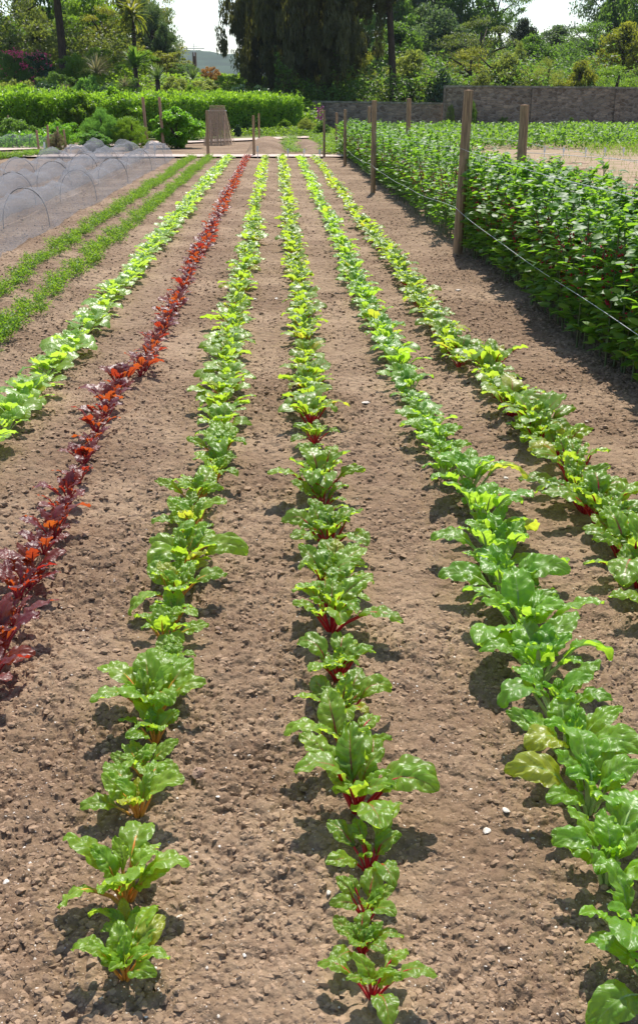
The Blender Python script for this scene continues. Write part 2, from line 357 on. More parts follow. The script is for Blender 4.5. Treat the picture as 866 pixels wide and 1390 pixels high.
# ------------------------------------------------------------------ plants: leaf-building
def blade(rng, origin, az, pet, L, W, e0, e1, e2, nt, nu, cup=0.2, wave=0.012, blis=0.003, r=0.5, roll=0.0, taper=0.72, m=0):
    """an arching leaf: stalk leaves the crown at elevation e0, the blade bends from e1 to e2"""
    ns = 5
    # spine in (radial, z)
    el = np.concatenate([np.linspace(e0, e1, ns), np.linspace(e1, e2, nt)[1:]])
    ds = np.concatenate([np.full(ns, pet / (ns - 1)), np.full(nt - 1, L / (nt - 1))])
    rr = np.concatenate([[0], np.cumsum(np.cos(el[:-1]) * ds[:-1])]); zz = np.concatenate([[0], np.cumsum(np.sin(el[:-1]) * ds[:-1])])
    side = np.cumsum(np.linspace(0, roll, len(el))) * 0.002
    er = np.array([math.cos(az), math.sin(az), 0]); eb = np.array([-math.sin(az), math.cos(az), 0])
    P = np.array(origin) + rr[:, None] * er + zz[:, None] * np.array([0, 0, 1.0]) + side[:, None] * eb
    Pb = P[ns - 1:]; elb = el[ns - 1:]
    T = np.cos(elb)[:, None] * er + np.sin(elb)[:, None] * np.array([0, 0, 1.0])
    Bv = np.tile(eb, (len(Pb), 1)); Nv = np.cross(T, Bv)
    cr, sr = math.cos(roll * 0.5), math.sin(roll * 0.5)
    Bv, Nv = Bv * cr + Nv * sr, Nv * cr - Bv * sr
    t = np.linspace(0, 1, nt)[:, None]; u = np.linspace(-1, 1, nu)[None]
    w = W / 2 * np.sin(math.pi * np.clip(t, 0, 1) ** taper) ** 0.55
    w = w * (1 + 0.025 * np.sin(t * 23 + rng.rand() * 6) * t) + 0.003 * (1 - t)
    sd = int(rng.randint(0, 60)) ; ox = rng.rand() * 50
    margin = wave * np.sin(t * 17 + ox + 1.3 * np.sign(u)) * np.abs(u) ** 2.2 + 0.6 * wave * np.sin(t * 31 + ox * 3 - 2 * np.sign(u)) * np.abs(u) ** 3
    cell = vnoise(ox + t * L / 0.013 - np.abs(u) * 1.2, ox + u * w / 0.011, sd)
    vv = np.abs(((t * 7 - np.abs(u) * 1.6) % 1) - 0.5) * 2       # 1 at side vein
    bl = blis * (cell - 0.4) * (1 - vv ** 5 * 0.8) * np.clip(np.abs(u) * 6, 0, 1) * (1 - np.abs(u) ** 6) * 2.2
    h = cup * np.abs(u) * w - 0.45 * cup * u * u * w + margin + bl
    lat = u * w * (1 - 0.05 * np.abs(margin) / (wave + 1e-4))
    V = Pb[:, None] + lat[..., None] * Bv[:, None] + h[..., None] * Nv[:, None]
    F = grid_faces(nu, nt); UU = np.broadcast_to((u + 1) / 2, (nt, nu)); VV = np.broadcast_to(t, (nt, nu))
    return geo(V.reshape(-1, 3), F, m, grid_uv(F, UU, VV), r), P, Nv, ns
def stalk_tube(P, ns, Nv, r0, m, k=5, up=0.6):
    n = ns + int((len(P) - ns) * up); Q = P[:n].copy()
    Q[ns - 1:] -= Nv[:n - ns + 1] * r0 * 0.5
    rad = np.linspace(r0, r0 * 0.25, n)
    if n > 12: idx = np.unique(np.linspace(0, n - 1, 11).astype(int)); Q, rad = Q[idx], rad[idx]
    return tube(Q, rad, k, m, cap=False)

def rosette(seed, lod, kind, size=1.0):
    """returns (leaf geometry, stalk geometry) of one chard/beet plant ~0.30 m across"""
    rng = np.random.RandomState(seed); L_, S_ = [], []
    n = rng.randint(9, 15) if kind != 'beet' else rng.randint(10, 13)
    if lod == 2: n = 8
    nt, nu = ((30, 17), (12, 7), (6, 3))[lod]
    a0 = rng.rand() * 6.28
    for i in range(n):
        q = i / (n - 1)                                   # 0 = outer old leaf, 1 = heart leaf
        az = a0 + i * 2.399 + rng.uniform(-.3, .3)
        L = (0.120 - 0.050 * q) * rng.uniform(.66, 1.22); W = L * rng.uniform(.58, .78); pet = (0.088 - 0.030 * q) * rng.uniform(.8, 1.2)
        e0 = R(60 + 26 * q + rng.uniform(-10, 9)); e1 = R(50 + 34 * q + rng.uniform(-24, 14)); e2 = R(-52 + 74 * q + rng.uniform(-34, 40))
        cup, wave, bl = rng.uniform(-.12, .30), 0.0036, 0.0085
        if kind == 'beet':
            L *= 0.84; W = L * rng.uniform(.60, .80); pet *= 1.05; e0 = R(62 + 22 * q + rng.uniform(-10, 8)); e1 = R(50 + 30 * q + rng.uniform(-20, 12)); e2 = R(-22 + 60 * q + rng.uniform(-36, 24)); bl = 0.0025
        if kind == 'pale':
            W = L * rng.uniform(.74, .90); L *= 0.95; e1 = R(32 + 40 * q + rng.uniform(-12, 10)); bl = .003
        o = (math.cos(az) * 0.010 * (1 - q), math.sin(az) * 0.010 * (1 - q), -0.01)
        g, P, Nv, ns = blade(rng, o, az, pet * size, L * size, W * size, e0, e1, e2, nt, nu, cup, wave * size, bl, rng.rand(), rng.uniform(-1.0, 1.0))
        L_.append(g)
        if lod < 2: S_.append(stalk_tube(P, ns, Nv, rng.uniform(.0036, .0052) * size, 0, 6 if lod == 0 else 4))
        else: S_.append(tube(P[:6], np.linspace(.005, .003, 6) * size, 3, 0, cap=False))
    return merge(L_), merge(S_)

def joined(gl, gs, mb=1):
    gs2 = Geo(gs.v, gs.f, np.full(len(gs.m), mb), gs.uv, gs.r); return merge([gl, gs2])

def leafquads(pos, size, rng, up=0.3, ratio=0.5, r=None, m=0, ax=None):
    """rhombic leaves at pos with random orientation"""
    n = len(pos); nrm = rng.normal(size=(n, 3)); nrm[:, 2] = np.abs(nrm[:, 2]) + up; nrm /= np.linalg.norm(nrm, axis=1)[:, None]
    a = rng.normal(size=(n, 3)) if ax is None else ax + rng.normal(size=(n, 3)) * 0.25
    a -= nrm * (a * nrm).sum(1)[:, None]; a /= np.linalg.norm(a, axis=1)[:, None] + 1e-9
    b = np.cross(nrm, a); s = size * rng.uniform(.6, 1.3, n)[:, None] if np.isscalar(size) else size[:, None]
    droop = np.array([0, 0, -0.12])
    V = np.stack([pos - a * s * .5, pos + b * s * ratio * .5 - a * s * .08, pos + a * s * .5 + droop * s, pos - b * s * ratio * .5 - a * s * .08], 1)
    F = np.arange(n * 4).reshape(n, 4); uv = np.zeros((n, 4, 2)); uv[:, 1, 0] = 1; uv[:, 2] = (1, 1); uv[:, 3, 1] = 1
    return geo(V.reshape(-1, 3), F, m, uv, rng.rand(n) if r is None else r)

# ------------------------------------------------------------------ GROUND
g = merge([geo([(-6000, -60, -.25), (6000, -60, -.25), (6000, 7000, -.25), (-6000, 7000, -.25)], [(0, 1, 2, 3)])])
structure(obj('ground', mesh('ground', g, M_grassland, False)))

def soil_height(X, Y, amp=1.0):
    ROWS = np.array([-2.56, -2.07, -1.48, -.89, -.33, .20, .77, 1.25])
    h = 0.030 * (vnoise(X * 1.3, Y * .8, 1) - .5) + 0.022 * (vnoise(X * 5, Y * 4.4, 2) - .5)
    d = np.min(np.abs(X[..., None] - ROWS), -1)
    h += 0.014 * np.exp(-(d / .12) ** 2)
    rough = 0.35 + 1.15 * vnoise(X * 2.4, Y * 2.0, 7) ** 1.4
    h += amp * rough * 0.018 * (vnoise(X * 17, Y * 17, 3) - .5)
    cl = np.clip(1 - worley(X * 34, Y * 34, 1), 0, 1); h += amp * rough * 0.014 * np.sqrt(cl)
    cl = np.clip(1 - worley(X * 75, Y * 75, 2), 0, 1); h += amp * rough * 0.008 * np.sqrt(cl)
    return h
# one displaced sheet, finer close to the beds in front
d = np.concatenate([np.linspace(-4.5, 1.0, 30)[:-1], 1.0 + (np.exp(np.linspace(0, math.log(38.0), 1500)) - 1) * 0.92])
nu = 900; u = np.linspace(-1, 1, nu)
half = 1.25 + 0.39 * np.clip(d, 0.5, 99)[:, None]
X = u[None] * half + 0.035 * np.clip(d, 0, 99)[:, None]; Y = np.broadcast_to(d[:, None], X.shape)
amp = np.clip(1.5 - d / 24, 0.15, 1)[:, None]
Z = soil_height(X, Y, amp)
F = grid_faces(nu, len(d))
structure(obj('soil', mesh('soil', geo(np.stack([X, Y, Z], -1).reshape(-1, 3), F), M_soil)))
# wide coarse bed to the sides and behind (just under the fine sheet)
xs = np.linspace(-60, 70, 90); ys = np.concatenate([np.linspace(-30, 45, 90), np.linspace(46.5, 80, 20)]); Xc, Yc = np.meshgrid(xs, ys)
Zc = -0.045 + 0.03 * vnoise(Xc * 2, Yc * 2, 4)
structure(obj('soil_surround', mesh('soil_surround', geo(np.stack([Xc, Yc, Zc], -1).reshape(-1, 3), grid_faces(90, 110)), M_soil)))
def sheet(name, poly, z, m, sub=24, bumpy=0.0, seed=5):
    (x0, y0), (x1, y1), (x2, y2), (x3, y3) = poly
    a, b = np.meshgrid(np.linspace(0, 1, sub), np.linspace(0, 1, sub))
    X = (1 - b) * ((1 - a) * x0 + a * x1) + b * ((1 - a) * x3 + a * x2); Y = (1 - b) * ((1 - a) * y0 + a * y1) + b * ((1 - a) * y3 + a * y2)
    Z = z + bumpy * (vnoise(X * 1.3, Y * 1.3, seed) - .5)
    return structure(obj(name, mesh(name, geo(np.stack([X, Y, Z], -1).reshape(-1, 3), grid_faces(sub, sub)), m)))
sheet('path', [(-40, 36.8), (3.0, 35.3), (3.0, 36.9), (-40, 38.6)], 0.035, M_path)
pa_, pb_, pc_, pd_ = ground(-60, 207.5), ground(420, 187.5), ground(420, 185), ground(-60, 202.5)
sheet('far_path', [pa_, pb_, pc_, pd_], 0.03, M_path)
sheet('grass_verge', [(-40, 43.0), (12, 57.8), (12, 68), (-40, 68)], 0.02, M_grassland)
sheet('fallow_ground', [(3.6, 15), (40, 15), (40, 46), (3.6, 46)], 0.012, M_dry, 60, 0.03)
# rising bank left of the gap, and woodland ground behind the wall
xs = np.linspace(-90, 90, 120); ys = np.linspace(66, 190, 60); Xb, Yb = np.meshgrid(xs, ys)
lift = np.clip((Yb - 67) / 22, 0, 1); lift = lift * lift * (3 - 2 * lift)
Lm = 1 / (1 + np.exp((Xb - 3) / 2.0)); Rm = 1 - Lm
Zb = Lm * (lift * 3.3 - 2.2 * np.clip((Yb - 105) / 40, 0, 1)) + Rm * (np.clip((Yb - 74) / 60, 0, 1) * 5.0) + 0.5 * (vnoise(Xb * .3, Yb * .3, 9) - .5) * lift
structure(obj('terrain', mesh('terrain', geo(np.stack([Xb, Yb, Zb - 0.05], -1).reshape(-1, 3), grid_faces(120, 60)), M_bank)))
# far wooded hills
xs = np.linspace(-1500, 1500, 260); ys = np.linspace(1000, 2100, 50); Xh, Yh = np.meshgrid(xs, ys)
prof = np.clip((Yh - 1000) / 800, 0, 1); prof = prof * prof * (3 - 2 * prof)
Zh = prof * (66 + 14 * vnoise(Xh / 260, Yh / 300, 11) + 9 * (vnoise(Xh / 70, Yh / 70, 12) - .5) + 7 * vnoise(Xh / 14, Yh / 18, 13))
structure(obj('hills', mesh('hills', geo(np.stack([Xh, Yh, Zh], -1).reshape(-1, 3), grid_faces(260, 50)), M_hill)))

# clods and grit lying loose on the soil
def lumps(n, seed, smin, smax, power, mat, name, ymax=18, flat=0.75, ymin=1.3, far=False):
    rng = np.random.RandomState(seed); t = (1 + 5 ** .5) / 2
    iv = np.array([(-1, t, 0), (1, t, 0), (-1, -t, 0), (1, -t, 0), (0, -1, t), (0, 1, t), (0, -1, -t), (0, 1, -t), (t, 0, -1), (t, 0, 1), (-t, 0, -1), (-t, 0, 1)], float)
    iv /= np.linalg.norm(iv[0])
    fi = np.array([(0, 11, 5), (0, 5, 1), (0, 1, 7), (0, 7, 10), (0, 10, 11), (1, 5, 9), (5, 11, 4), (11, 10, 2), (10, 7, 6), (7, 1, 8), (3, 9, 4), (3, 4, 2), (3, 2, 6), (3, 6, 8), (3, 8, 9), (4, 9, 5), (2, 4, 11), (6, 2, 10), (8, 6, 7), (9, 8, 1)])
    dd = np.exp(rng.uniform(math.log(ymin), math.log(ymax), n)); xx = rng.uniform(-1, 1, n) * (0.25 + 0.36 * dd) + 0.03 * dd
    keep = vnoise(xx * 2.4, dd * 2.0, 7) + 0.5 * rng.rand(n) > 0.50
    if far: keep &= rng.rand(n) < np.clip((dd - 2.6) / 5, 0, 1) ** 1.3
    dd, xx = dd[keep], xx[keep]; n = len(dd)
    s = smin + (smax - smin) * rng.rand(n) ** power; s *= 1 if far else np.clip(3.2 / dd, .62, 1)
    zz = soil_height(xx, dd, np.clip(1.5 - dd / 24, 0.15, 1)) 
    V = iv[None] * rng.uniform(.65, 1.25, (n, 12, 1)) * s[:, None, None] * np.stack([rng.uniform(.7, 1.3, n), rng.uniform(.7, 1.3, n), np.full(n, flat) * rng.uniform(.6, 1.1, n)], -1)[:, None]
    an = rng.rand(n) * 6.28; c, sn = np.cos(an)[:, None], np.sin(an)[:, None]
    V = np.stack([V[..., 0] * c - V[..., 1] * sn, V[..., 0] * sn + V[..., 1] * c, V[..., 2]], -1) + np.stack([xx, dd, zz + s * (-.22 if not far else .1)], -1)[:, None]
    F = (fi[None] + np.arange(n)[:, None, None] * 12).reshape(-1, 3)
    return mesh(name, geo(V.reshape(-1, 3), F, r=np.repeat(rng.rand(n), 20)), mat, False)
stuff(obj('soil_crumbs', lumps(170000, 3, .0010, .0130, 6.0, M_clod, 'soil_crumbs')), 'loose crumbs and clods of brown soil lying over the bed', 'soil crumbs')
stuff(obj('distant_crumbs', lumps(150000, 13, .003, .018, 3.4, M_clod, 'distant_crumbs', 34, .7, 2.6, True)), 'rough crumbs of soil over the middle and far bed', 'soil crumbs')
stuff(obj('stone_chips', lumps(9000, 4, .0012, .0052, 2.4, M_flint, 'stone_chips', 30, .45)), 'tiny pale stone chips scattered over the brown soil', 'stone chips')

# ------------------------------------------------------------------ AIR between here and the far hills
m, nt, out = nmat('summer_haze'); pv = nt.nodes.new('ShaderNodeVolumePrincipled')
pv.inputs['Color'].default_value = (.80, .88, 1.0, 1); pv.inputs['Density'].default_value = .00013; nt.links.new(pv.outputs[0], out.inputs['Volume'])
hz = obj('haze', mesh('haze', box(-6100, 6100, -62, 7100, -1.3, 130), m, False)); hz['kind'] = 'stuff'; tag(hz, 'faint blue summer haze over the far hills', 'haze')

# ------------------------------------------------------------------ THE VEGETABLE ROWS
ORD = ['nearest', 'second', 'third', 'fourth', 'fifth', 'sixth', 'seventh', 'eighth', 'ninth', 'tenth', 'eleventh', 'twelfth', 'thirteenth', 'fourteenth', 'fifteenth', 'sixteenth', 'seventeenth', 'eighteenth', 'nineteenth', 'twentieth', 'twenty-first', 'twenty-second', 'twenty-third', 'twenty-fourth', 'twenty-fifth', 'twenty-sixth', 'twenty-seventh', 'twenty-eighth']
def sz(x, y):
    return float(soil_height(np.array([x]), np.array([y]), np.array([max(.15, min(1, 1.5 - y / 24))]))[0])
ROWDEF = [  # kind, row x, near plants read off the photo (pixel base x, y, width in px)
 ('orange', -0.33, [(172, 1345, 120), (176, 1292, 80), (172, 1236, 160), (188, 1118, 130), (212, 985, 150), (224, 880, 105), (240, 826, 110), (254, 778, 125), (262, 728, 100), (266, 690, 90)]),
 ('red', 0.20, [(504, 1372, 120), (492, 1312, 90), (497, 1262, 105), (500, 1196, 130), (486, 1112, 190), (470, 1042, 145), (464, 988, 110), (458, 932, 115), (450, 868, 135), (446, 815, 115), (446, 745, 125), (434, 678, 120), (428, 612, 60), (423, 586, 95)]),
 ('green', 0.77, [(884, 1362, 150), (854, 1290, 170), (822, 1205, 190), (797, 1117, 180), (770, 1050, 150), (752, 996, 150), (728, 940, 165), (706, 880, 170), (684, 825, 150), (668, 775, 140), (652, 728, 130), (636, 682, 130)]),
 ('redgreen', 1.25, [(908, 858, 150), (862, 785, 150), (812, 722, 140), (776, 664, 130), (724, 602, 115), (694, 572, 100), (662, 514, 100)]),
]
DESC = {'orange': 'orange-stalked green chard', 'red': 'crimson-stalked chard', 'green': 'glossy all-green chard', 'redgreen': 'red-ribbed chard'}
ROWNAME = {'orange': 'row right of beetroot', 'red': 'middle row', 'green': 'row second from beans', 'redgreen': 'row beside beans'}
BANDS = ((12.35, 'before tallest post'), (20.9, 'past tallest post'), (29.4, 'past second front post'), (99, 'past third front post'))
_cnt = {}
def banded(what, row, y, upto=12):
    """count plants between landmarks; past the dozenth nothing tells them apart"""
    b = next(i for i, q in enumerate(BANDS) if y < q[0]); k = _cnt.get((row, b), 0); _cnt[(row, b)] = k + 1
    o = (['first'] + ORD[1:])[k] if k < upto else 'later'
    if b == 0 and k >= upto: return '%s in %s, higher up yet %s' % (what, row, BANDS[b][1])
    if k >= upto: return '%s in %s, well %s' % (what, row, BANDS[b][1])
    if b == 0: return '%s, %s small one %s, %s' % (what, o, BANDS[b][1], row)
    return '%s, %s %s, %s' % (what, o, BANDS[b][1], row)
def matkey(k): return 'red' if k == 'redgreen' else k
# shared variants
LIB = {}
def lib(kind, lod, i, cls='orange'):
    key = (kind, lod, i)
    if key not in LIB:
        gl, gs = rosette(1000 * lod + 37 * i + hash_(kind), lod, kind)
        ml, ms = M_chard[matkey(kind)], M_stalk[matkey(kind)]
        LIB[key] = (mesh('foliage', gl, ml), mesh('stalks', gs, ms), mesh('plant', joined(gl, gs), [ml, ms]), joined(gl, gs))
    return LIB[key]
def hash_(s): return sum(ord(c) * (i + 3) for i, c in enumerate(s)) % 997
def put_plant(name, kind, x, y, s, lod, label, cat, group, rng, parts=True, var=None, zs=1.0):
    nv = (12, 8, 8)[lod]
    i = rng.randint(nv) if var is None else var
    mf, mst, mj, _ = lib(kind, lod, i); rz = rng.rand() * 6.28
    z = sz(x, y)
    if parts:
        r_ = obj(name, None, None, (x, y, z), rz, (s, s, s * zs)); r_.empty_display_size = .1
        obj('foliage', mf, r_); obj('stalks', mst, r_)
    else:
        r_ = obj(name, mj, None, (x, y, z), rz, (s, s, s * zs))
    tag(r_, label, cat, group); return r_
rng = np.random.RandomState(5)
cands = []      # (distance, row kind, x, y, size, near index or None)
YEND = 35.0
for kind, rx, near in ROWDEF:
    last = 0
    pts = []
    for k, (px, py, w) in enumerate(near):
        x, y = ground(px, py); sc = FPX / math.hypot(y, CAM_H)          # px per metre at the plant
        pts.append((y, x, w / sc / 0.29))
    pts.sort(); last = pts[-1][0]; ex = []
    for (ya, xa, sa), (yb_, xb_, sb) in zip(pts[:-1], pts[1:]):
        nx = int((yb_ - ya) / .20) if ya > (1.98 if kind == 'orange' else 3.0) else 0
        for q in range(nx):
            t = (q + 1) / (nx + 1); ex.append((ya + (yb_ - ya) * t + rng.normal() * .01, xa + (xb_ - xa) * t + rng.normal() * .018, rng.uniform(.55, .85) * min(sa, sb) + .06))
    pts = sorted(pts + ex)
    for k, (y, x, s) in enumerate(pts): cands.append((y, kind, x, y, s, k))
    y = last + 0.22
    while y < YEND:
        x = rx + 0.02 * math.sin(y * .7 + rx * 5) + rng.normal() * .012
        cands.append((y, kind, x, y, rng.uniform(.74, 1.22), None)); y += rng.uniform(.15, .225)
cands.sort(key=lambda t: t[0])
far_geo = []
for n, (dist, kind, x, y, s, k) in enumerate(cands):
    if n < 300:
        if k is not None:
            lab = '%s, %s%s of the %s' % (DESC[kind], ORD[k], '' if k == 0 else ' from the front', ROWNAME[kind])
        else: lab = banded(DESC[kind], ROWNAME[kind], y)
        lod = 0 if y < 5.2 else 1
        put_plant('chard_plant', kind, x, y, s, lod, lab, 'chard plant', 'chard plants in the %s' % ROWNAME[kind], rng, y < 9.0, var=(k % 12 if k is not None and lod == 0 else None))
    else:
        gj = lib(kind, 2, rng.randint(6))[3]
        mi = {'orange': 0, 'red': 2, 'green': 4, 'redgreen': 2}[kind]
        q = xform(gj, (x, y, 0.0), rng.rand() * 6.28, s, rng.rand()); q.m = q.m + mi; far_geo.append(q)
stuff(obj('distant_chard', mesh('distant_chard', merge(far_geo), [M_chard['orange'], M_stalk['orange'], M_chard['red'], M_stalk['red'], M_chard['green'], M_stalk['green']])),
      'far ends of the four chard rows before the gravel path', 'chard rows')

# pale leaf beet row
y = 4.6; k = 0
while y < YEND:
    x = -1.48 + rng.normal() * .018
    lab = ('pale leaf beet plant, %s from the front of its row at the left edge' % ORD[k]) if k and k < 10 else ('nearest pale leaf beet plant of the row left of the beetroot' if k == 0 else banded('pale shiny leaf beet', 'row left of beetroot', y))
    put_plant('leaf_beet', 'pale', x, y, rng.uniform(.85, 1.25), 1, lab, 'leaf beet plant', 'pale leaf beet plants left of the beetroot', rng, y < 9); y += rng.uniform(.17, .23); k += 1
# beetroot row
near = [(-24, 960, 150), (4, 897, 150), (28, 822, 110), (40, 784, 110), (74, 736, 100), (94, 688, 95), (116, 636, 80), (132, 594, 85), (150, 560, 85), (164, 530, 80)]
pts = sorted((ground(px, py)[1], ground(px, py)[0], w) for px, py, w in near)
pts = sorted(pts + [((a[0] + b[0]) / 2, (a[1] + b[1]) / 2 + .01, .8 * min(a[2], b[2])) for a, b in zip(pts[:-1], pts[1:]) if b[0] - a[0] > .2])
for k, (y, x, w) in enumerate(pts):
    lab = '%s red beetroot plant%s of the row, dark shiny leaves' % (ORD[k], '' if k == 0 else ' from the front')
    put_plant('beetroot_plant', 'beet', x, y, w / (FPX / math.hypot(y, CAM_H)) / .33, 0 if y < 5.2 else 1, lab, 'beetroot plant', 'red beetroot plants in one row', rng, True, k % 12)
y = pts[-1][0] + .22
while y < YEND:
    put_plant('beetroot_plant', 'beet', -.89 + rng.normal() * .014, y, rng.uniform(.62, .98), 1, banded('dark red beetroot', 'single red row', y), 'beetroot plant', 'red beetroot plants in one row', rng, y < 9, zs=1.1); y += rng.uniform(.14, .20)

# carrots: two feathery rows
def carrot_geo(seed):
    rng = np.random.RandomState(seed); gs = []
    for i in range(rng.randint(9, 13)):
        az = rng.rand() * 6.28; ln = rng.uniform(.11, .2); e0 = R(rng.uniform(55, 85)); n = 9
        el = np.linspace(e0, e0 - R(rng.uniform(30, 80)), n); rr = np.cumsum(np.cos(el)) * ln / n; zz = np.cumsum(np.sin(el)) * ln / n
        P = np.stack([np.cos(az) * rr, np.sin(az) * rr, zz], -1) + rng.normal(size=3) * np.array([.02, .05, 0])
        gs.append(tube(P, np.linspace(.0022, .001, n), 3, 0, cap=False, r=rng.rand()))
        for j in range(2, n):
            sp = .032 * (1 - abs(j / n - .45)); m_ = 5
            gs.append(leafquads(P[j] + rng.normal(size=(m_, 3)) * sp * .55, sp * .9, rng, .4, .35, np.full(m_, rng.rand())))
    return merge(gs)
CAR = [mesh('carrot_plant', carrot_geo(60 + i), M_carrot) for i in range(8)]
for rx, y0, nm in ((-2.07, 5.6, 'feathery row beside leaf beet'), (-2.58, 6.4, 'feathery row by the netting')):
    y = y0; k = 0
    while y < YEND - .5:
        lab = ('fine-leaved carrot plant, %s from the front of the %s' % (ORD[k], nm)) if 0 < k < 6 else ('nearest carrot plant of the %s' % nm if k == 0 else banded('fine-leaved carrot', nm, y))
        o = obj('carrot_plant', CAR[rng.randint(8)], None, (rx + rng.normal() * .03, y, sz(rx, y) - .005), rng.rand() * 6.28, rng.uniform(.85, 1.3))
        tag(o, lab, 'carrot plant', 'carrot plants in the %s' % nm); y += rng.uniform(.15, .25); k += 1

# the near ends of the left-hand rows, outside the frame
rs_ = np.random.RandomState(77)
for y in np.arange(2.1, 4.45, .21):
    put_plant('leaf_beet', 'pale', -1.48 + rs_.normal() * .018, y, rs_.uniform(.85, 1.2), 1, 'pale leaf beet plant at the very near end of its row', 'leaf beet plant', 'pale leaf beet plants left of the beetroot', rs_, False)
for y in np.arange(1.5, pts[0][0] - .15, .2):
    put_plant('beetroot_plant', 'beet', -.90 + rs_.normal() * .014, y, rs_.uniform(.7, .95), 1, 'dark red beetroot plant at the very near end of its row', 'beetroot plant', 'red beetroot plants in one row', rs_, False)
for rx, y1_, nm in ((-2.07, 5.45, 'feathery row beside leaf beet'), (-2.58, 6.25, 'feathery row by the netting')):
    for y in np.arange(2.1, y1_, .22):
        tag(obj('carrot_plant', CAR[rs_.randint(8)], None, (rx + rs_.normal() * .03, y, sz(rx, y) - .005), rs_.rand() * 6.28, rs_.uniform(.85, 1.3)), 'carrot plant at the very near end of the %s' % nm, 'carrot plant', 'carrot plants in the %s' % nm)

# ------------------------------------------------------------------ BROAD BEANS
def bean_geo(seed, lod):
    rng = np.random.RandomState(seed); H = rng.uniform(.95, 1.15); fo, st, fl = [], [], []
    nst = 2 if lod == 0 else 1
    for s in range(nst):
        lean = rng.normal(size=2) * .09; b0 = rng.normal(size=2) * .03
        n = 9; tt = np.linspace(0, 1, n); h = H * rng.uniform(.85, 1)
        P = np.stack([b0[0] + lean[0] * tt ** 1.5, b0[1] + lean[1] * tt ** 1.5, h * tt - .01], -1)
        st.append(tube(P, np.linspace(.008, .004, n), 4, 0, cap=False))
        nodes = 22 if lod == 0 else 19
        for j in range(nodes):
            t = .05 + .95 * (j + 1) / nodes; p = np.array([np.interp(t, tt, P[:, c]) for c in range(3)])
            az = j * 2.4 + rng.uniform(-.5, .5) + s; rl = rng.uniform(.05, .085) * (1.15 - .55 * t ** 3); el = R(35 + 30 * t ** 4 + rng.uniform(-15, 15))
            er = np.array([math.cos(az) * math.cos(el), math.sin(az) * math.cos(el), math.sin(el)])
            if lod == 0: st.append(tube([p, p + er * rl, p + er * rl * 1.6], [.0025, .002, .0015], 3, 0, cap=False))
            for q, (fr, da) in enumerate(((.7, .9), (.8, -.9), (1.5, .6), (1.6, -.6))):
                ln = rng.uniform(.078, .135) * (1.1 - .35 * t ** 3) * (1 if lod == 0 else 1.3)
                g_, *_ = blade(rng, p + er * rl * fr, az + da, .003, ln, ln * .52, el * .6 + R(rng.uniform(-10, 30)), R(rng.uniform(-5, 40)), R(rng.uniform(-50, 20)), 5 if lod == 0 else 3, 3, .25, .001, 0, rng.rand(), rng.uniform(-1, 1), .8)
                fo.append(g_)
            if .35 < t < .85 and rng.rand() < .75:
                for _ in range(4):
                    c = p + er * .022 + rng.normal(size=3) * .009 + np.array([0, 0, .01]); d_ = rng.normal(size=3) * .3 + er; d_ /= np.linalg.norm(d_)
                    fl.append(tube([c, c + d_ * .009, c + d_ * .02], [.003, .0065, .0015], 5, 0, cap=False))
        top = P[-1] + rng.normal(size=(14, 3)) * .018
        fo.append(leafquads(top, .055, rng, .1, .5, np.full(14, .9 * rng.rand())))
    if not fl: fl.append(tube([P[5], P[5] + .01, P[5] + .02], [.003, .006, .001], 5, 0, cap=False))
    return merge(fo), merge(st), merge(fl)
BEAN = [bean_geo(300 + i, 0) for i in range(7)]; BEANF = [bean_geo(400 + i, 1) for i in range(6)]
bm = [M_bean, M_beanstem, M_beanflower]
BM = [(mesh('foliage', a, M_bean), mesh('stem', b, M_beanstem), mesh('flowers', c, M_beanflower), mesh('bean_plant', joined(joined(a, b), c, 2), bm)) for a, b, c in BEAN]
BMF = [joined(joined(a, b), c, 2) for a, b, c in BEANF]; BMFm = [mesh('bean_plant', q, bm) for q in BMF]
beans = []
for bi, bx in enumerate((2.30, 2.56, 2.84, 3.10)):
    y = 3.9 + .06 * bi
    while y < 38.5:
        beans.append((y, bi, bx + rng.normal() * .03, y)); y += rng.uniform(.17, .24)
beans.sort(); far = []; cnt = [0, 0, 0, 0]
BNS = ['outermost bean line', 'second bean line', 'third bean line', 'rear bean line']
BN = ['outermost bean line beside the bare soil', 'second bean line in from the bare soil', 'third bean line in from the bare soil', 'bean line on the fallow side']
for n, (_, bi, x, y) in enumerate(beans):
    rz = rng.rand() * 6.28; s = rng.uniform(.9, 1.08); z = sz(x, y) if y < 25 else 0
    if n < 300:
        k = cnt[bi]; cnt[bi] += 1
        if bi == 0 and k < 8: lab = 'tall broad bean with crimson flowers, %s of the %s' % (ORD[k] if k else 'nearest', BN[0])
        else: lab = banded('tall broad bean', BNS[bi], y)
        i = rng.randint(7)
        if bi == 0 and y < 8.5:
            o = obj('bean_plant', None, None, (x, y, z), rz, s); obj('foliage', BM[i][0], o); obj('stem', BM[i][1], o); obj('flowers', BM[i][2], o)
        else: o = obj('bean_plant', BM[i][3] if y < 13 else BMFm[i % 6], None, (x, y, z), rz, s if y < 13 else s * 1.03)
        tag(o, lab, 'bean plant', 'broad beans in the %s' % BN[bi])
    else: far.append(xform(BMF[rng.randint(6)], (x, y, 0), rz, (s * 1.25, s * 1.25, s), rng.rand()))
stuff(obj('distant_beans', mesh('distant_beans', merge(far), bm)), 'far end of the broad bean hedge running to the path', 'bean hedge')

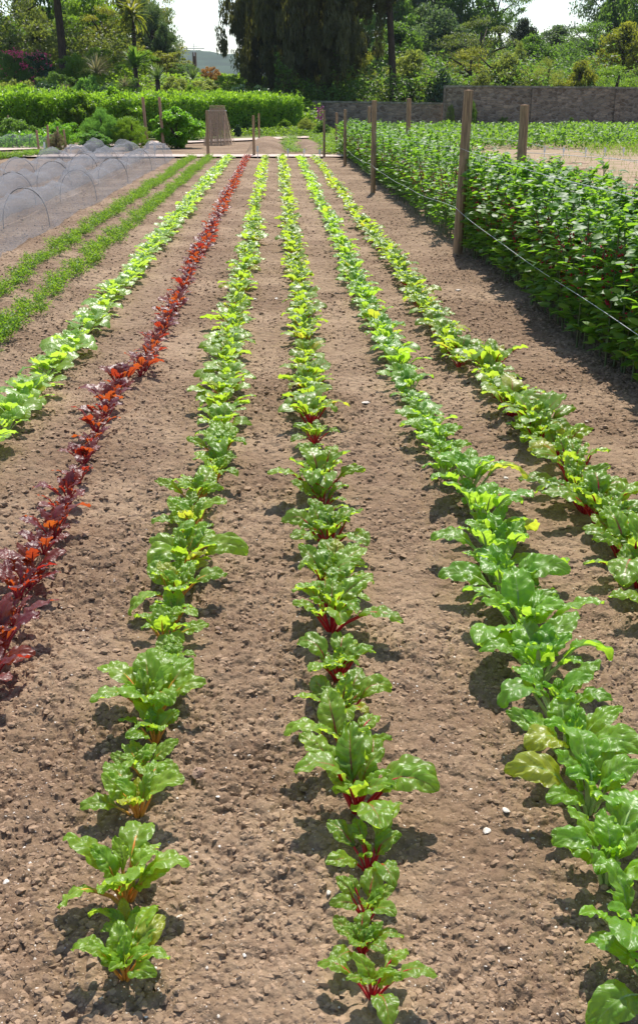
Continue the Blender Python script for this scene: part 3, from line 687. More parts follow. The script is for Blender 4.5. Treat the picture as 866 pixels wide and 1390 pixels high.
# ------------------------------------------------------------------ POSTS AND WIRES
def round_post(x, y, h, rad, label, group=None, lean=(0, 0), mat=None, square=False):
    p = obj('post', None, None, (x, y, 0))
    n = 9; tt = np.linspace(0, 1, n); rs = np.random.RandomState(int(abs(x * 977 + y * 131)) % 9999)
    P = np.stack([lean[0] * tt, lean[1] * tt, -.1 + (h + .1) * tt], -1); rad_ = rad * (1.04 - .08 * tt) * (1 + .03 * rs.normal(size=n))
    g_ = tube(P, rad_, 4 if square else 14, 0, cap=False)
    top = tube([(lean[0], lean[1], h - .001), (lean[0], lean[1], h + .004), (lean[0], lean[1], h + .009)], [rad * .95, rad * .9, rad * .001], 4 if square else 14, 0, cap=False)
    sh = obj('shaft', mesh('shaft', g_, mat or M_post, not square), p); tp = obj('cut_top', mesh('cut_top', top, M_endgrain if mat is None else mat, False), p)
    if square: sh.rotation_euler = tp.rotation_euler = (0, 0, R(45))
    tag(p, label, 'post', group); return p
GP = 'round posts along the bean hedge'
def topz(px, py, y): return at(px, py, y)[1]
x1, y1 = ground(620, 347)
near_posts = [(x1, y1, topz(630, 123, y1), .054, 'thick round timber post in front of the beans, nearest and tallest', (.05, 0))]
for (px, py, tpx, tpy, r, lab) in ((506, 262, 508, 137, .05, 'second round post along the front of the bean hedge'),
                                   (468, 225, 469, 149, .045, 'third post along the front of the beans, slim and grey'),
                                   (440, 214, 441, 150, .04, 'last thin post where the bean hedge meets the path')):
    x, y = ground(px, py); near_posts.append((x, y, topz(tpx, tpy, y), r, lab, (0, 0)))
for x, y, h, r, lab, ln in near_posts: round_post(x, y, h, r, lab, GP, ln)
back_posts = []
for (tpx, tpy, y, r, lab) in ((712, 143, 13.6, .057, 'thick post rising behind the beans, rightmost of the posts'), (555, 134, 25.2, .055, 'round post at the back of the beans beside the green door'),
                              (501, 145, 35, .05, 'dark post just left of the second front post'), (457, 153, 41, .05, 'short grey post seen past the slim third post')):
    x, z = at(tpx, tpy, y); round_post(x, y, z, r, lab, GP); back_posts.append((x, y, z))
def wire(pts, label, r=.0016, sag=.03, seed=1):
    rs = np.random.RandomState(seed); out = []
    for a, b in zip(pts[:-1], pts[1:]):
        a, b = np.array(a), np.array(b); t = np.linspace(0, 1, 24)[:, None]
        q = a + (b - a) * t; q[:, 2] -= (sag * 4 * t * (1 - t))[:, 0]; q[:, 2] += np.sin(t[:, 0] * 19) * .006; q[:, 0] += np.sin(t[:, 0] * 13 + 1) * .008; out.append(q)
    tag(obj('wire', mesh('wire', tube(np.concatenate(out), r, 5), M_wire)), label, 'wire', 'wires strung between the bean posts')
NP = [(p[0], p[1]) for p in near_posts]
xf, yf = NP[0][0] + .05, 2.9
wire([(xf + .02, yf, 1.17), (NP[0][0] - .02, NP[0][1] - .06, 1.20), (NP[1][0] - .01, NP[1][1] - .06, 1.15), (NP[2][0], NP[2][1] - .06, 1.1)], 'upper galvanised wire crossing the nearest post above the bean tops')
wire([(xf - .02, yf, .44), (NP[0][0] - .07, NP[0][1] - .05, .56), (NP[1][0] - .06, NP[1][1] - .05, .55), (NP[2][0], NP[2][1] - .06, .5)], 'lower sagging galvanised wire along the front of the beans', .0019, .07)
wire([(back_posts[0][0] + .35, 4.5, 1.22), (back_posts[0][0] + .05, back_posts[0][1], 1.22), (back_posts[1][0] + .03, back_posts[1][1], 1.2)], 'wire strung along the far side of the beans from the rightmost post')
a_ = ground(720, 214, 1.15)
wire([(back_posts[0][0] + .05, back_posts[0][1], 1.1), (back_posts[0][0] + 5.2, 12.4, 1.05)], 'thin wire running right from the post behind the beans over bare ground', .0035, .08)

# ------------------------------------------------------------------ NET TUNNELS
def tunnel(xr, width, hgt, y0, y1, hoops, label, seed):
    rs = np.random.RandomState(seed); root = obj('net_tunnel', None, None, (xr - width / 2, (y0 + y1) / 2, 0))
    cy = (y0 + y1) / 2; ny, na = 150, 15
    ys = np.linspace(y0, y1, ny); an = np.linspace(0, math.pi, na)
    dmin = np.min(np.abs(ys[:, None] - np.array(hoops)[None]), 1); gap = np.median(np.diff(hoops))
    sag = np.clip(1 - dmin / (gap * .5), 0, 1) ** 1.4
    hh = hgt * (.72 + .28 * sag) + rs.normal(size=ny) * .004 + .16 * (vnoise(ys * 1.6, ys * 0, seed + 5) - .5); ww = width / 2 * (.82 + .18 * sag)
    X = np.cos(an)[None] * ww[:, None] * (1 + .25 * np.exp(-(np.sin(an) / .15) ** 2))[None] + .03 * (vnoise(ys[:, None] * 1.7, an[None] * 2, seed) - .5)
    Z = np.maximum(0.015, hh[:, None] * np.sin(an)[None] ** .85 + .05 * (vnoise(ys[:, None] * 3.3, an[None] * 4 + 9, seed) - .5) * 2)
    Y = np.broadcast_to(ys[:, None] - cy, X.shape)
    obj('netting', mesh('netting', geo(np.stack([X, Y, Z], -1).reshape(-1, 3), grid_faces(na, ny)), M_net), root)
    for hy in hoops:
        a = np.linspace(0, math.pi, 15)
        P = np.stack([np.cos(a) * (width / 2 - .01), np.full(15, hy - cy) + .04 * np.cos(a), np.sin(a) ** .8 * (hgt - .02) - .02], -1)
        obj('hoop', mesh('hoop', tube(P, .006, 6), M_hoop), root)
    tag(root, label, 'net tunnel', 'grey net tunnels over the left beds')
hp = [ground(px, py)[1] for px, py in ((64, 310), (137, 274), (178, 250), (210, 232))]
sp_ = 3.6
h1 = [hp[0] - 2 * sp_, hp[0] - sp_] + hp + [hp[-1] + sp_]
tunnel(-3.22, .66, .60, h1[0] - .8, 35.2, h1, 'grey net tunnel nearest the carrots, on black hoops', 1)
h2 = list(np.arange(8.5, 35, 3.5)); tunnel(-4.18, .72, .60, 8, 35.4, h2, 'second grey net tunnel, behind the one beside the carrots', 2)
h3 = list(np.arange(14, 35, 3.4)); tunnel(-5.25, .74, .58, 13, 35.6, h3, 'third grey net tunnel, next to the low green crop', 3)
h4 = list(np.arange(39.2, 43, 1.2))
x_, z_ = at(28, 195, 42)
def small_net(cx, y, w, label):
    root = obj('net_cloche', None, None, (cx, y, 0)); ny, na = 60, 11; an = np.linspace(0, math.pi, na); t = np.linspace(-1, 1, ny)
    hh = .42 + .12 * np.abs(np.sin(t * 5)) ; X = np.broadcast_to((t * w / 2)[:, None], (ny, na)); Yq = np.cos(an)[None] * .45 * np.ones((ny, 1)); Z = np.sin(an)[None] * hh[:, None]
    obj('netting', mesh('netting', geo(np.stack([X, Yq, Z], -1).reshape(-1, 3), grid_faces(na, ny)), M_net), root)
    for k in range(4):
        xx = -w / 2 + w * (k + .5) / 4; obj('hoop', mesh('hoop', tube(np.stack([np.full(11, xx), np.cos(an) * .44, np.sin(an) * .52], -1), .01, 5), M_hoop), root)
    tag(root, label, 'net tunnel')
small_net(at(32, 195, 43)[0], 43, 2.6, 'small grey net cover across the left edge by the short posts')

# ------------------------------------------------------------------ MID-GROUND POSTS, STAKES, CANE TENT
def px_post(px, base, tpy, r, lab, grp=None, mat=None, square=False, lean=0.0):
    x, y = ground(px, base); round_post(x, y, topz(px, tpy, y), r, lab, grp, (lean, 0), mat, square)
px_post(283, 213, 150, .065, 'stout square post in front of the brown cane tent', None, M_post, True)
px_post(345, 212, 157, .06, 'square post at the end of the orange-stalked chard row', None, M_post, True)
px_post(352, 188, 154, .045, 'thin dark post behind the one ending the chard row')
px_post(201, 201, 132, .075, 'leaning red-brown post, left of the pair by the round bush', 'pair of red-brown posts', M_redpost, True, -.12)
px_post(223, 201, 132, .075, 'red-brown post, right of the pair in front of the round bush', 'pair of red-brown posts', M_redpost, True, -.12)
for px, b, t, lab in ((13, 197, 157, 'slim post at far left before the hedge'), (54, 209, 177, 'reddish stub post, leftmost of four by the dry plants'), (67, 209, 170, 'taller stub post with pale face by the dry plants'),
                      (80, 208, 172, 'leaning thin post by the dry plants'), (91, 205, 176, 'short post right of the leaning thin one')):
    px_post(px, b, t, .045, lab, 'short posts by the left path', M_redpost, True, rng.normal() * .06)
def stake(px, b, h, lab, grp='white plant markers'):
    x, y = ground(px, b); o = obj('plant_marker', None, None, (x, y, 0))
    obj('stem', mesh('stem', box(-.012, .012, -.004, .004, -.05, h * .6), M_white, False), o)
    obj('tag_plate', mesh('tag_plate', merge([box(-.032, .032, -.010, -.005, h * .5, h)]), M_white, False), o)
    tag(o, lab, 'plant marker', grp)
for px, b, h, lab in ((62, 210, .42, 'white marker stake beside the short posts'), (97, 210, .34, 'white marker by the path at far left'), (211, 214, .42, 'tall white marker beyond the nearest tunnel end'),
                      (350, 214, .36, 'white marker at the foot of the square end post'), (391, 214, .28, 'white marker at the end of the middle chard row'), (413, 213, .25, 'small white marker right of the green strip'),
                      (434, 216, .30, 'white marker beside the far beans')): stake(px, b, h, lab)
for k, px in enumerate((738, 764, 794, 820, 845)):
    stake(px, 213, .30, 'white marker in front of the potato crop, %s from the left' % ORD[k].replace('nearest', 'first'), 'white markers along the potato crop')

def cane_tent():
    xl, yb = ground(277, 196); xr, _ = ground(316, 196); w = xr - xl; root = obj('cane_tent', None, None, ((xl + xr) / 2, yb, 0)); H = topz(295, 147, yb); rs = np.random.RandomState(3)
    tw = w * .52
    for k in range(16):
        t = k / 15; xt = (t - .5) * tw; xb = (t - .5) * w
        for sy in (-1, 1):
            obj('cane', mesh('cane', tube([(xb + rs.normal() * .03, sy * .75, -.02), (xt, sy * .02, H), (xt + (xt - xb) * .06, -sy * .03, H + .12)], [.013, .011, .009], 5), M_cane), root)
    obj('ridge_bar', mesh('ridge_bar', tube([(-tw / 2 - .08, 0, H - .10), (tw / 2 + .08, 0, H - .10)], .022, 6), M_white), root)
    m, nt, out = nmat('brown_string_net'); d_ = pbsdf(nt, (0.42, 0.27, 0.17), .8, .2); tp = N(nt, 'ShaderNodeBsdfTransparent'); mx = N(nt, 'ShaderNodeMixShader'); mx.inputs[0].default_value = .5
    nt.links.new(tp.outputs[0], mx.inputs[1]); nt.links.new(d_, mx.inputs[2]); nt.links.new(mx.outputs[0], out.inputs[0])
    for sy in (-1, 1):
        obj('string_net', mesh('string_net', geo([(-w / 2, sy * .76, 0), (w / 2, sy * .76, 0), (tw / 2, sy * .03, H), (-tw / 2, sy * .03, H)], [(0, 1, 2, 3)]), m, False), root)
    for sx in (-1, 1): obj('upright', mesh('upright', tube([(sx * .28, -.05, -.1), (sx * .28, -.05, H - .1)], .03, 8), M_redpost), root)
    tag(root, 'brown bamboo cane tent with string netting beyond the path', 'cane tent')
cane_tent()

# ------------------------------------------------------------------ STONE WALLS
def wall(name, x0, y0, x1, y1, h0, h1, th, label, pil=None, parts=()):
    L = math.hypot(x1 - x0, y1 - y0); a = math.atan2(y1 - y0, x1 - x0); root = obj(name, None, None, (x0, y0, 0), a)
    n = 60; xs = np.linspace(0, L, n); hs = np.linspace(h0, h1, n) + .03 * (vnoise(xs * .9, xs * 0, 21) - .5)
    v = []
    for x, h in zip(xs, hs): v += [(x, 0, -.4), (x, 0, h), (x, th, h), (x, th, -.4)]
    f = [(i * 4 + k, (i + 1) * 4 + k, (i + 1) * 4 + k + 1, i * 4 + k + 1) for i in range(n - 1) for k in range(3)] + [(0, 1, 2, 3), ((n - 1) * 4 + 3, (n - 1) * 4 + 2, (n - 1) * 4 + 1, (n - 1) * 4)]
    obj('stonework', mesh('stonework', geo(v, f), M_stone, False), root)
    cop = []
    k = 0; x = 0; rs = np.random.RandomState(8)
    while x < L:
        w = rs.uniform(.5, .9); h = np.interp(x, xs, hs); cop.append(box(x, min(L, x + w - .015), -.05, th + .05, h + .004, h + .11 + rs.uniform(-.015, .02))); x += w
    obj('coping', mesh('coping', merge(cop), M_coping, False), root)
    for px_ in (pil or ()):
        obj('pier', mesh('pier', box(px_ - .16, px_ + .16, -.14, -.003, -.4, np.interp(px_, xs, hs) - .05), M_stone, False), root)
    tag(root, label, 'wall'); return root
WX, WZ = at(605, 116, 68.0)
wall('garden_wall', WX, 68.0, 48, 71.5, WZ - .1, WZ - .35, .55, 'tall rubble stone garden wall with coping at right', (.2, 5.6, 11.0, 17.2, 24, 30))
lx, lz = at(424, 137, 72)
rl = wall('low_wall', lx, 72.0, WX - .02, 69.0, lz - .1, lz - .22, .45, 'lower dark stone wall behind the beans, left of the tall wall')
dx, dz = at(545, 150, 70.3)
dr = obj('garden_door', None, None, (dx, 70.1, 0), math.atan2(-3, WX - lx))
obj('door_leaf', mesh('door_leaf', box(-.28, .28, -.10, -.02, .02, dz), M_door, False), dr)
obj('door_frame', mesh('door_frame', merge([box(-.34, -.283, -.11, -.015, .02, dz + .05), box(.283, .34, -.11, -.015, .02, dz + .05), box(-.34, .34, -.11, -.015, dz + .053, dz + .11)]), M_post, False), dr)
tag(dr, 'small green wooden door set in the low stone wall', 'door')

# ------------------------------------------------------------------ FOLIAGE MASSES
def clump_cloud(seed, ncl, per, shape, leaf, spread, up=.3, ratio=.5, layered=0.0, weep=0.0, hollow=.55):
    """leaf clumps through a unit crown (x,y in -1..1, z 0..1)"""
    rs = np.random.RandomState(seed); c = []
    while len(c) < ncl:
        p = rs.uniform(-1, 1, 3); q = np.linalg.norm(p)
        if q > 1 or q < hollow * rs.rand(): continue
        rad = shape(p[2] * .5 + .5, math.atan2(p[1], p[0]))
        c.append((p[0] * rad, p[1] * rad, p[2] * .5 + .5))
    c = np.array(c); n = ncl * per
    base = np.repeat(c, per, 0); cr = np.repeat(rs.uniform(.55, 1.3, ncl), per)
    d_ = rs.normal(size=(n, 3)); d_ /= np.linalg.norm(d_, axis=1)[:, None]; d_ *= (rs.rand(n) ** .45)[:, None] * cr[:, None] * spread
    d_[:, 2] *= .5 * (1 - layered * .7)
    if weep: d_[:, 0:2] *= .45; d_[:, 2] = -np.abs(rs.rand(n)) * spread * weep * cr
    pos = base + d_
    r = np.clip(np.repeat(rs.rand(ncl), per) * .7 + .3 * rs.rand(n), 0, 1)
    ax = np.tile(np.array([0, 0, -1.0]), (n, 1)) if weep else None
    return leafquads(pos, leaf, rs, up, ratio, r, 0, ax)
def sh_round(z, a): return (1 - abs(2 * z - 1) ** 2.4) ** .5 * (.85 + .18 * math.sin(3 * a + 1) + .1 * math.sin(5 * a)) + .12
def sh_dome(z, a): return (1 - z ** 2.2) ** .5 * (.9 + .15 * math.sin(4 * a + 2)) + .06
def sh_pillar(z, a): return (1 - abs(2 * z - 1) ** 5) ** .5 * (.82 + .12 * math.sin(3 * a + 1) + .14 * math.sin(7 * a + 9 * z)) + .1
def sh_egg(z, a): return (1 - max(0, z - .25) ** 2 * 1.6) * (.84 + .16 * math.sin(3 * a + 1 + 4 * z) + .1 * math.sin(5 * a)) 
def sh_cone(z, a): return (1.05 - z) * (.9 + .2 * math.sin(5 * a)) + .05
def trunk_geo(seed, H, r0, limbs, Rc, z0):
    rs = np.random.RandomState(seed); gs = []; n = 8; tt = np.linspace(0, 1, n)
    bend = rs.normal(size=2) * .05 * H
    P = np.stack([bend[0] * tt ** 2, bend[1] * tt ** 2, -.3 + (H * .8 + .3) * tt], -1); gs.append(tube(P, np.linspace(r0, r0 * .25, n), 8))
    for i in range(limbs):
        t = rs.uniform(.3, .85) if z0 > .1 * H else rs.uniform(.25, .8); b = np.array([np.interp(t, tt, P[:, c]) for c in range(3)]); az = rs.rand() * 6.28; ln = Rc * rs.uniform(.5, .85)
        e = np.array([math.cos(az), math.sin(az), rs.uniform(.3, .9)]); gs.append(tube([b, b + e * ln * .5, b + e * ln + np.array([0, 0, -.1 * ln])], [r0 * .42, r0 * .25, r0 * .06], 5))
    return merge(gs)
CACHE = {}
CROWNS = {   # type: (ncl, per, shape, leaf(rel), spread(rel), up, ratio, layered, weep)
 'broad':   (110, 150, sh_egg, .050, .20, .4, .55, .2, 0),
 'layered': (70, 170, sh_dome, .040, .24, .9, .5, .75, 0),
 'loose':   (80, 140, sh_egg, .045, .18, .3, .5, .1, 0),
 'feather': (80, 150, sh_dome, .050, .17, .1, .22, 0, 0),
 'weep':    (380, 230, sh_pillar, .032, .17, .0, .46, 0, .75),
 'cone':    (80, 120, sh_cone, .045, .16, .3, .4, .4, 0),
 'shrub':   (60, 110, sh_dome, .075, .20, .5, .5, 0, 0),
}
TV = [0]
def tree(px, top, Y, wpx, typ, mat, label, cat='tree', zb=None, name=None, crown_from=.25, trunk=.18, var=2, group=None, depth=1.0, zbase=None):
    """a tree whose crown tops out at pixel row `top` when it stands at distance Y"""
    X, ztop = at(px, top, Y); zg = gz(X, Y) if zbase is None else zbase
    H = max(ztop - zg, .6); W = wpx * Y * math.cos(PITCH) / FPX / 2 * 1.06
    TV[0] += 1; key = (typ, TV[0] % var); 
    if key not in CACHE:
        a = CROWNS[typ]; CACHE[key] = clump_cloud(50 + 7 * key[1] + hash_(typ), a[0], a[1], a[2], a[3], a[4], a[5], a[6], a[7], a[8])
    k2 = (typ, key[1], mat.name)
    if k2 not in CACHE: CACHE[k2] = mesh('crown', CACHE[key], mat, False)
    nm = name or ('shrub' if typ == 'shrub' else 'tree')
    root = obj(nm, None, None, (X, Y, zg))
    zc = H * crown_from
    obj('crown', CACHE[k2], root, (0, 0, zc), TV[0] * 1.7, (W, W * depth, H - zc))
    nl = 7 if typ != 'shrub' else 4
    obj('trunk', mesh('trunk', trunk_geo(TV[0], H, trunk * (1 if typ != 'shrub' else .35), nl, W, zc), M_bark), root)
    tag(root, label, cat, group); return root
def gz(x, y):
    if y < 66: return 0.0
    lift_ = min(1, max(0, (y - 67) / 22)); lift_ = lift_ * lift_ * (3 - 2 * lift_); lm = 1 / (1 + math.exp(max(-50, min(50, (x - 3) / 2.0))))
    return lm * (lift_ * 3.3 - 2.2 * min(1, max(0, (y - 105) / 40))) + (1 - lm) * min(1, max(0, (y - 74) / 60)) * 5.0 - .05

# --- clipped hedge
def hedge(pa, pb, dep, h, label):
    rs = np.random.RandomState(12); w = math.hypot(pb[0] - pa[0], pb[1] - pa[1]); root = obj('hedge', None, None, ((pa[0] + pb[0]) / 2, (pa[1] + pb[1]) / 2, 0), math.atan2(pb[1] - pa[1], pb[0] - pa[0])); gs = []
    n = 52000
    x = rs.uniform(-w / 2, w / 2, n); top = rs.rand(n) < .5
    hl = h * (1 + .12 * (vnoise(x * .35, x * 0 + 3, 31) - .5) + .16 * (vnoise(x * 2.6, x * 0, 32) - .5))
    z0 = rs.rand(n) * 2
    y = np.where(top, rs.uniform(-.15, dep, n), rs.rand(n) ** 2 * .5 - .28 * vnoise(x * .9, z0 * 1.2, 33)); z = np.where(top, hl - rs.rand(n) ** 2 * .5, z0 / 2 * hl)
    edge = rs.rand(n) < .04; x = np.where(edge, w / 2 * np.sign(x) + rs.normal(size=n) * .08, x); y = np.where(edge, rs.uniform(0, dep, n), y); z = np.where(edge, rs.rand(n) * hl, z)
    z += np.where(top, .34 * rs.rand(n) ** 4, 0)
    cl = vnoise(x * 1.8, z * 1.8 + y, 35)
    ax = np.stack([rs.normal(size=n) * .3, rs.normal(size=n) * .3 - .1, np.ones(n)], -1)
    m_ = top
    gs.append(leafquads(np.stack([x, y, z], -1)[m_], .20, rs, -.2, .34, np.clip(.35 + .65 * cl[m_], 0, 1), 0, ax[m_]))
    gs.append(leafquads(np.stack([x, y, z], -1)[~m_], .16, rs, .1, .5, np.clip(cl[~m_] * .5, 0, 1)))  # front leaves toned darker than the sunlit top, shade put into the colour
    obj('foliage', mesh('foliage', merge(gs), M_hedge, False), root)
    inner = merge([box(-w / 2 + .2, w / 2 - .2, .35, dep - .1, .05, h * .90)]); obj('dark_core', mesh('dark_core', inner, M_dark, False), root)  # solid dark box hidden inside the leaves, added to block sun from behind
    tag(root, label, 'hedge'); return root
hxa, hxb = at(-70, 150, 46)[0], at(411, 150, 64)[0]
hedge((hxa, 46), (hxb, 64), 3.0, 1.92, 'long bright green hedge crossing behind the vegetable beds')

# --- mid-ground bushes
def bush(name, px0, px1, top, base, typ, mat, label, cat, var=1, cf=.0, dens=None):
    x0, y = ground((px0 + px1) / 2, base); return tree((px0 + px1) / 2, top, y, (px1 - px0), typ, mat, label, cat, name=name, crown_from=cf, trunk=.1, var=var, zbase=0)
CROWNS['round'] = (110, 150, sh_dome, .075, .17, .6, .6, 0, 0)
CROWNS['plume'] = (120, 150, sh_dome, .085, .17, -.2, .14, 0, 0)
bush('bush', 196, 278, 146, 200, 'round', M_bush, 'dense rounded green bush behind the pair of red-brown posts', 'bush')
bush('fennel', 106, 168, 148, 203, 'plume', M_fern, 'feathery blue-green fennel clump left of the rounded bush', 'fennel')
bush('asparagus', 146, 204, 160, 203, 'plume', M_grass, 'softer bright feathery clump between fennel and rounded bush', 'plant')
bush('artichoke', 104, 150, 178, 205, 'round', M_fern, 'low dark leafy clump at the foot of the fennel', 'plant')
bush('dry_plant', 60, 90, 180, 208, 'plume', M_pampas, 'dried straw-coloured plant among the short posts at left', 'plant')
bush('herb_clump', 375, 398, 162, 183, 'round', M_grass, 'small round herb clump in front of the hedge end', 'plant')
bush('herb_clump', 400, 432, 160, 184, 'plume', M_sage, 'pale grassy herb clump right of the hedge end', 'plant')
bush('herb_clump', 425, 450, 166, 186, 'round', M_mid, 'darker low herb clump beside the foxgloves', 'plant')
bush('herb_clump', 316, 330, 176, 186, 'round', M_glossy, 'dark glossy little plant between hedge and cane tent', 'plant')
for px, top, lab in ((432, 146, 'left pink foxglove spike in front of the dark wall'), (437, 144, 'right taller purple foxglove spike in front of the dark wall')):
    y = 58; X, zt = at(px, top, y); o = obj('foxglove', None, None, (X, y, 0)); rs = np.random.RandomState(px)
    obj('stem', mesh('stem', tube([(0, 0, 0), (0, 0, zt)], [.02, .008], 5), M_beanstem), o)
    q = np.stack([rs.normal(size=60) * .05, rs.normal(size=60) * .05, rs.uniform(zt * .55, zt, 60)], -1); obj('flower_spike', mesh('flower_spike', leafquads(q, .10, rs, 0, .8), M_foxglove, False), o)
    obj('leaves', mesh('leaves', leafquads(np.stack([rs.normal(size=30) * .14, rs.normal(size=30) * .14, rs.uniform(0, .5, 30)], -1), .22, rs, .5, .4), M_mid, False), o)
    tag(o, lab, 'foxglove')

for (px, top, Y, w, typ, mat, lab) in (
    (30, 116, 50, 90, 'round', M_hedge, 'leafy bright mound swelling out of the hedge at far left'), (96, 121, 51.5, 80, 'round', M_lime, 'leafy mound in the hedge above the short posts'),
    (152, 119, 54, 84, 'round', M_hedge, 'bright mound in the hedge left of the red-brown posts'), (232, 121, 58, 80, 'round', M_lime, 'mound in the hedge just above the rounded bush'),
    (300, 122, 61, 76, 'round', M_hedge, 'mound in the hedge above the cane tent'), (352, 124, 64, 80, 'round', M_hedge, 'mound at the right end of the hedge'),
    (18, 158, 45.5, 70, 'shrub', M_mid, 'dark green bush before the hedge at the left edge'), (84, 162, 46, 60, 'shrub', M_bush, 'green bush before the hedge behind the short posts'),
    (172, 156, 47.5, 60, 'shrub', M_mid, 'green bush between the feathery clumps and hedge'), (262, 158, 51, 46, 'shrub', M_bush, 'green bush between rounded bush and cane tent'),
    (334, 166, 60, 34, 'shrub', M_mid, 'low bush at the hedge foot right of the cane tent')):
    tree(px, top, Y, w, typ, mat, lab, 'bush', name='bush', crown_from=0, trunk=.1, zbase=0)

# --- masses nobody could count: potato crop, grass
def scatter(name, poly, n, hfun, leaf, mat, label, cat, up=.4, ratio=.5, seed=1, upright=False, zpow=1.0):
    rs = np.random.RandomState(seed); (x0, x1), (y0, y1) = poly; x = rs.uniform(x0, x1, n); y = y0 + (y1 - y0) * rs.rand(n) ** 1.3
    h = hfun(x, y); z = h * rs.rand(n) ** zpow
    ax = np.tile([0, 0, 1.0], (n, 1)) if upright else None
    return stuff(obj(name, mesh(name, leafquads(np.stack([x, y, z], -1), leaf, rs, up if not upright else -.5, ratio, np.clip(.3 * rs.rand(n) + .7 * vnoise(x * 1.5, y * .8, seed), 0, 1), 0, ax), mat, False)), label, cat)
scatter('potato_crop', ((5.5, 42), (41, 64)), 60000, lambda x, y: (.30 + .35 * np.abs(np.sin(y * 3.1 + .2 * np.sin(x)))) * (.8 + .4 * vnoise(x, y, 3)), .17, M_potato, 'broad bank of green potato plants in front of the stone wall', 'potato crop', .6, .6, 2, zpow=.5)
scatter('young_onions', ((10.5, 40), (35.5, 39.5)), 9000, lambda x, y: .34 + x * 0, .24, M_grass, 'thin upright green onion leaves along the potato crop edge', 'onions', .2, .08, 3, True)
scatter('dry_grass', ((3.7, 22), (14, 36)), 7000, lambda x, y: .22 * vnoise(x * .8, y * .8, 8) ** 2 + .02, .20, M_drygrass, 'straggling dry grass and weeds on the fallow ground', 'dry grass', .2, .07, 4, True)
scatter('verge_plants', ((-3, 6.5), (56.8, 62)), 6000, lambda x, y: .22 + .3 * vnoise(x * 1.2, y, 6), .16, M_grass, 'green grass and low growth in front of the hedge', 'grass', .3, .35, 5)
scatter('verge_plants_left', ((-26, -8.5), (42.8, 47)), 12000, lambda x, y: .15 + .5 * vnoise(x * .7, y * .7, 6) , .17, M_bush, 'low mixed green growth left of the hedge foot', 'ground cover', .4, .5, 6)
# green strip and a few crops between the paths
for k in range(16):
    y = 37.6 + k * .95; x = .62 + rng.normal() * .08
    tag(obj('carrot_plant', CAR[k % 8], None, (x, y, 0.03), rng.rand() * 6, (2.6, 2.8, 1.5)), 'bushy green seedling in the short strip beyond the path', 'seedling', 'seedlings in the short green strip')
for k in range(26):
    y = 36.8 + k * .7; 
    tag(obj('bush_bean', CAR[k % 8], None, (2.0 + .35 * (k % 2) + rng.normal() * .1, y, 0), rng.rand() * 6, (3.4, 3.4, 2.3)), 'low leafy crop plant beyond the far end of the beans', 'crop plant', 'leafy crop beyond the beans')
# mounded soil between the paths
for nm, x0, x1, y0, y1, h in (('soil_mound', -1.05, .38, 38.2, 49, .30), ('soil_mound', .95, 1.9, 38.2, 48, .18)):
    a, b = np.meshgrid(np.linspace(0, 1, 30), np.linspace(0, 1, 60)); Xm = x0 + (x1 - x0) * a; Ym = y0 + (y1 - y0) * b
    Zm = h * np.sin(a * math.pi) ** .7 * np.clip(np.sin(b * math.pi) * 3, 0, 1) + .05 * (vnoise(Xm * 4, Ym * 4, 2) - .5) - .02
    structure(obj(nm, mesh(nm, geo(np.stack([Xm, Ym, Zm], -1).reshape(-1, 3), grid_faces(30, 60)), M_soil)))
# low green crop on the far left
for k in range(22):
    px = -20 + k * 4.3; x, y = ground(px, 219 - k * .45)
    tag(obj('strawberry_plant', CAR[k % 8], None, (x, y, 0), rng.rand() * 6, (2.2, 2.2, 1.7)), 'low green crop plant at the left edge behind the nets', 'crop plant', 'low green crop behind the nets')

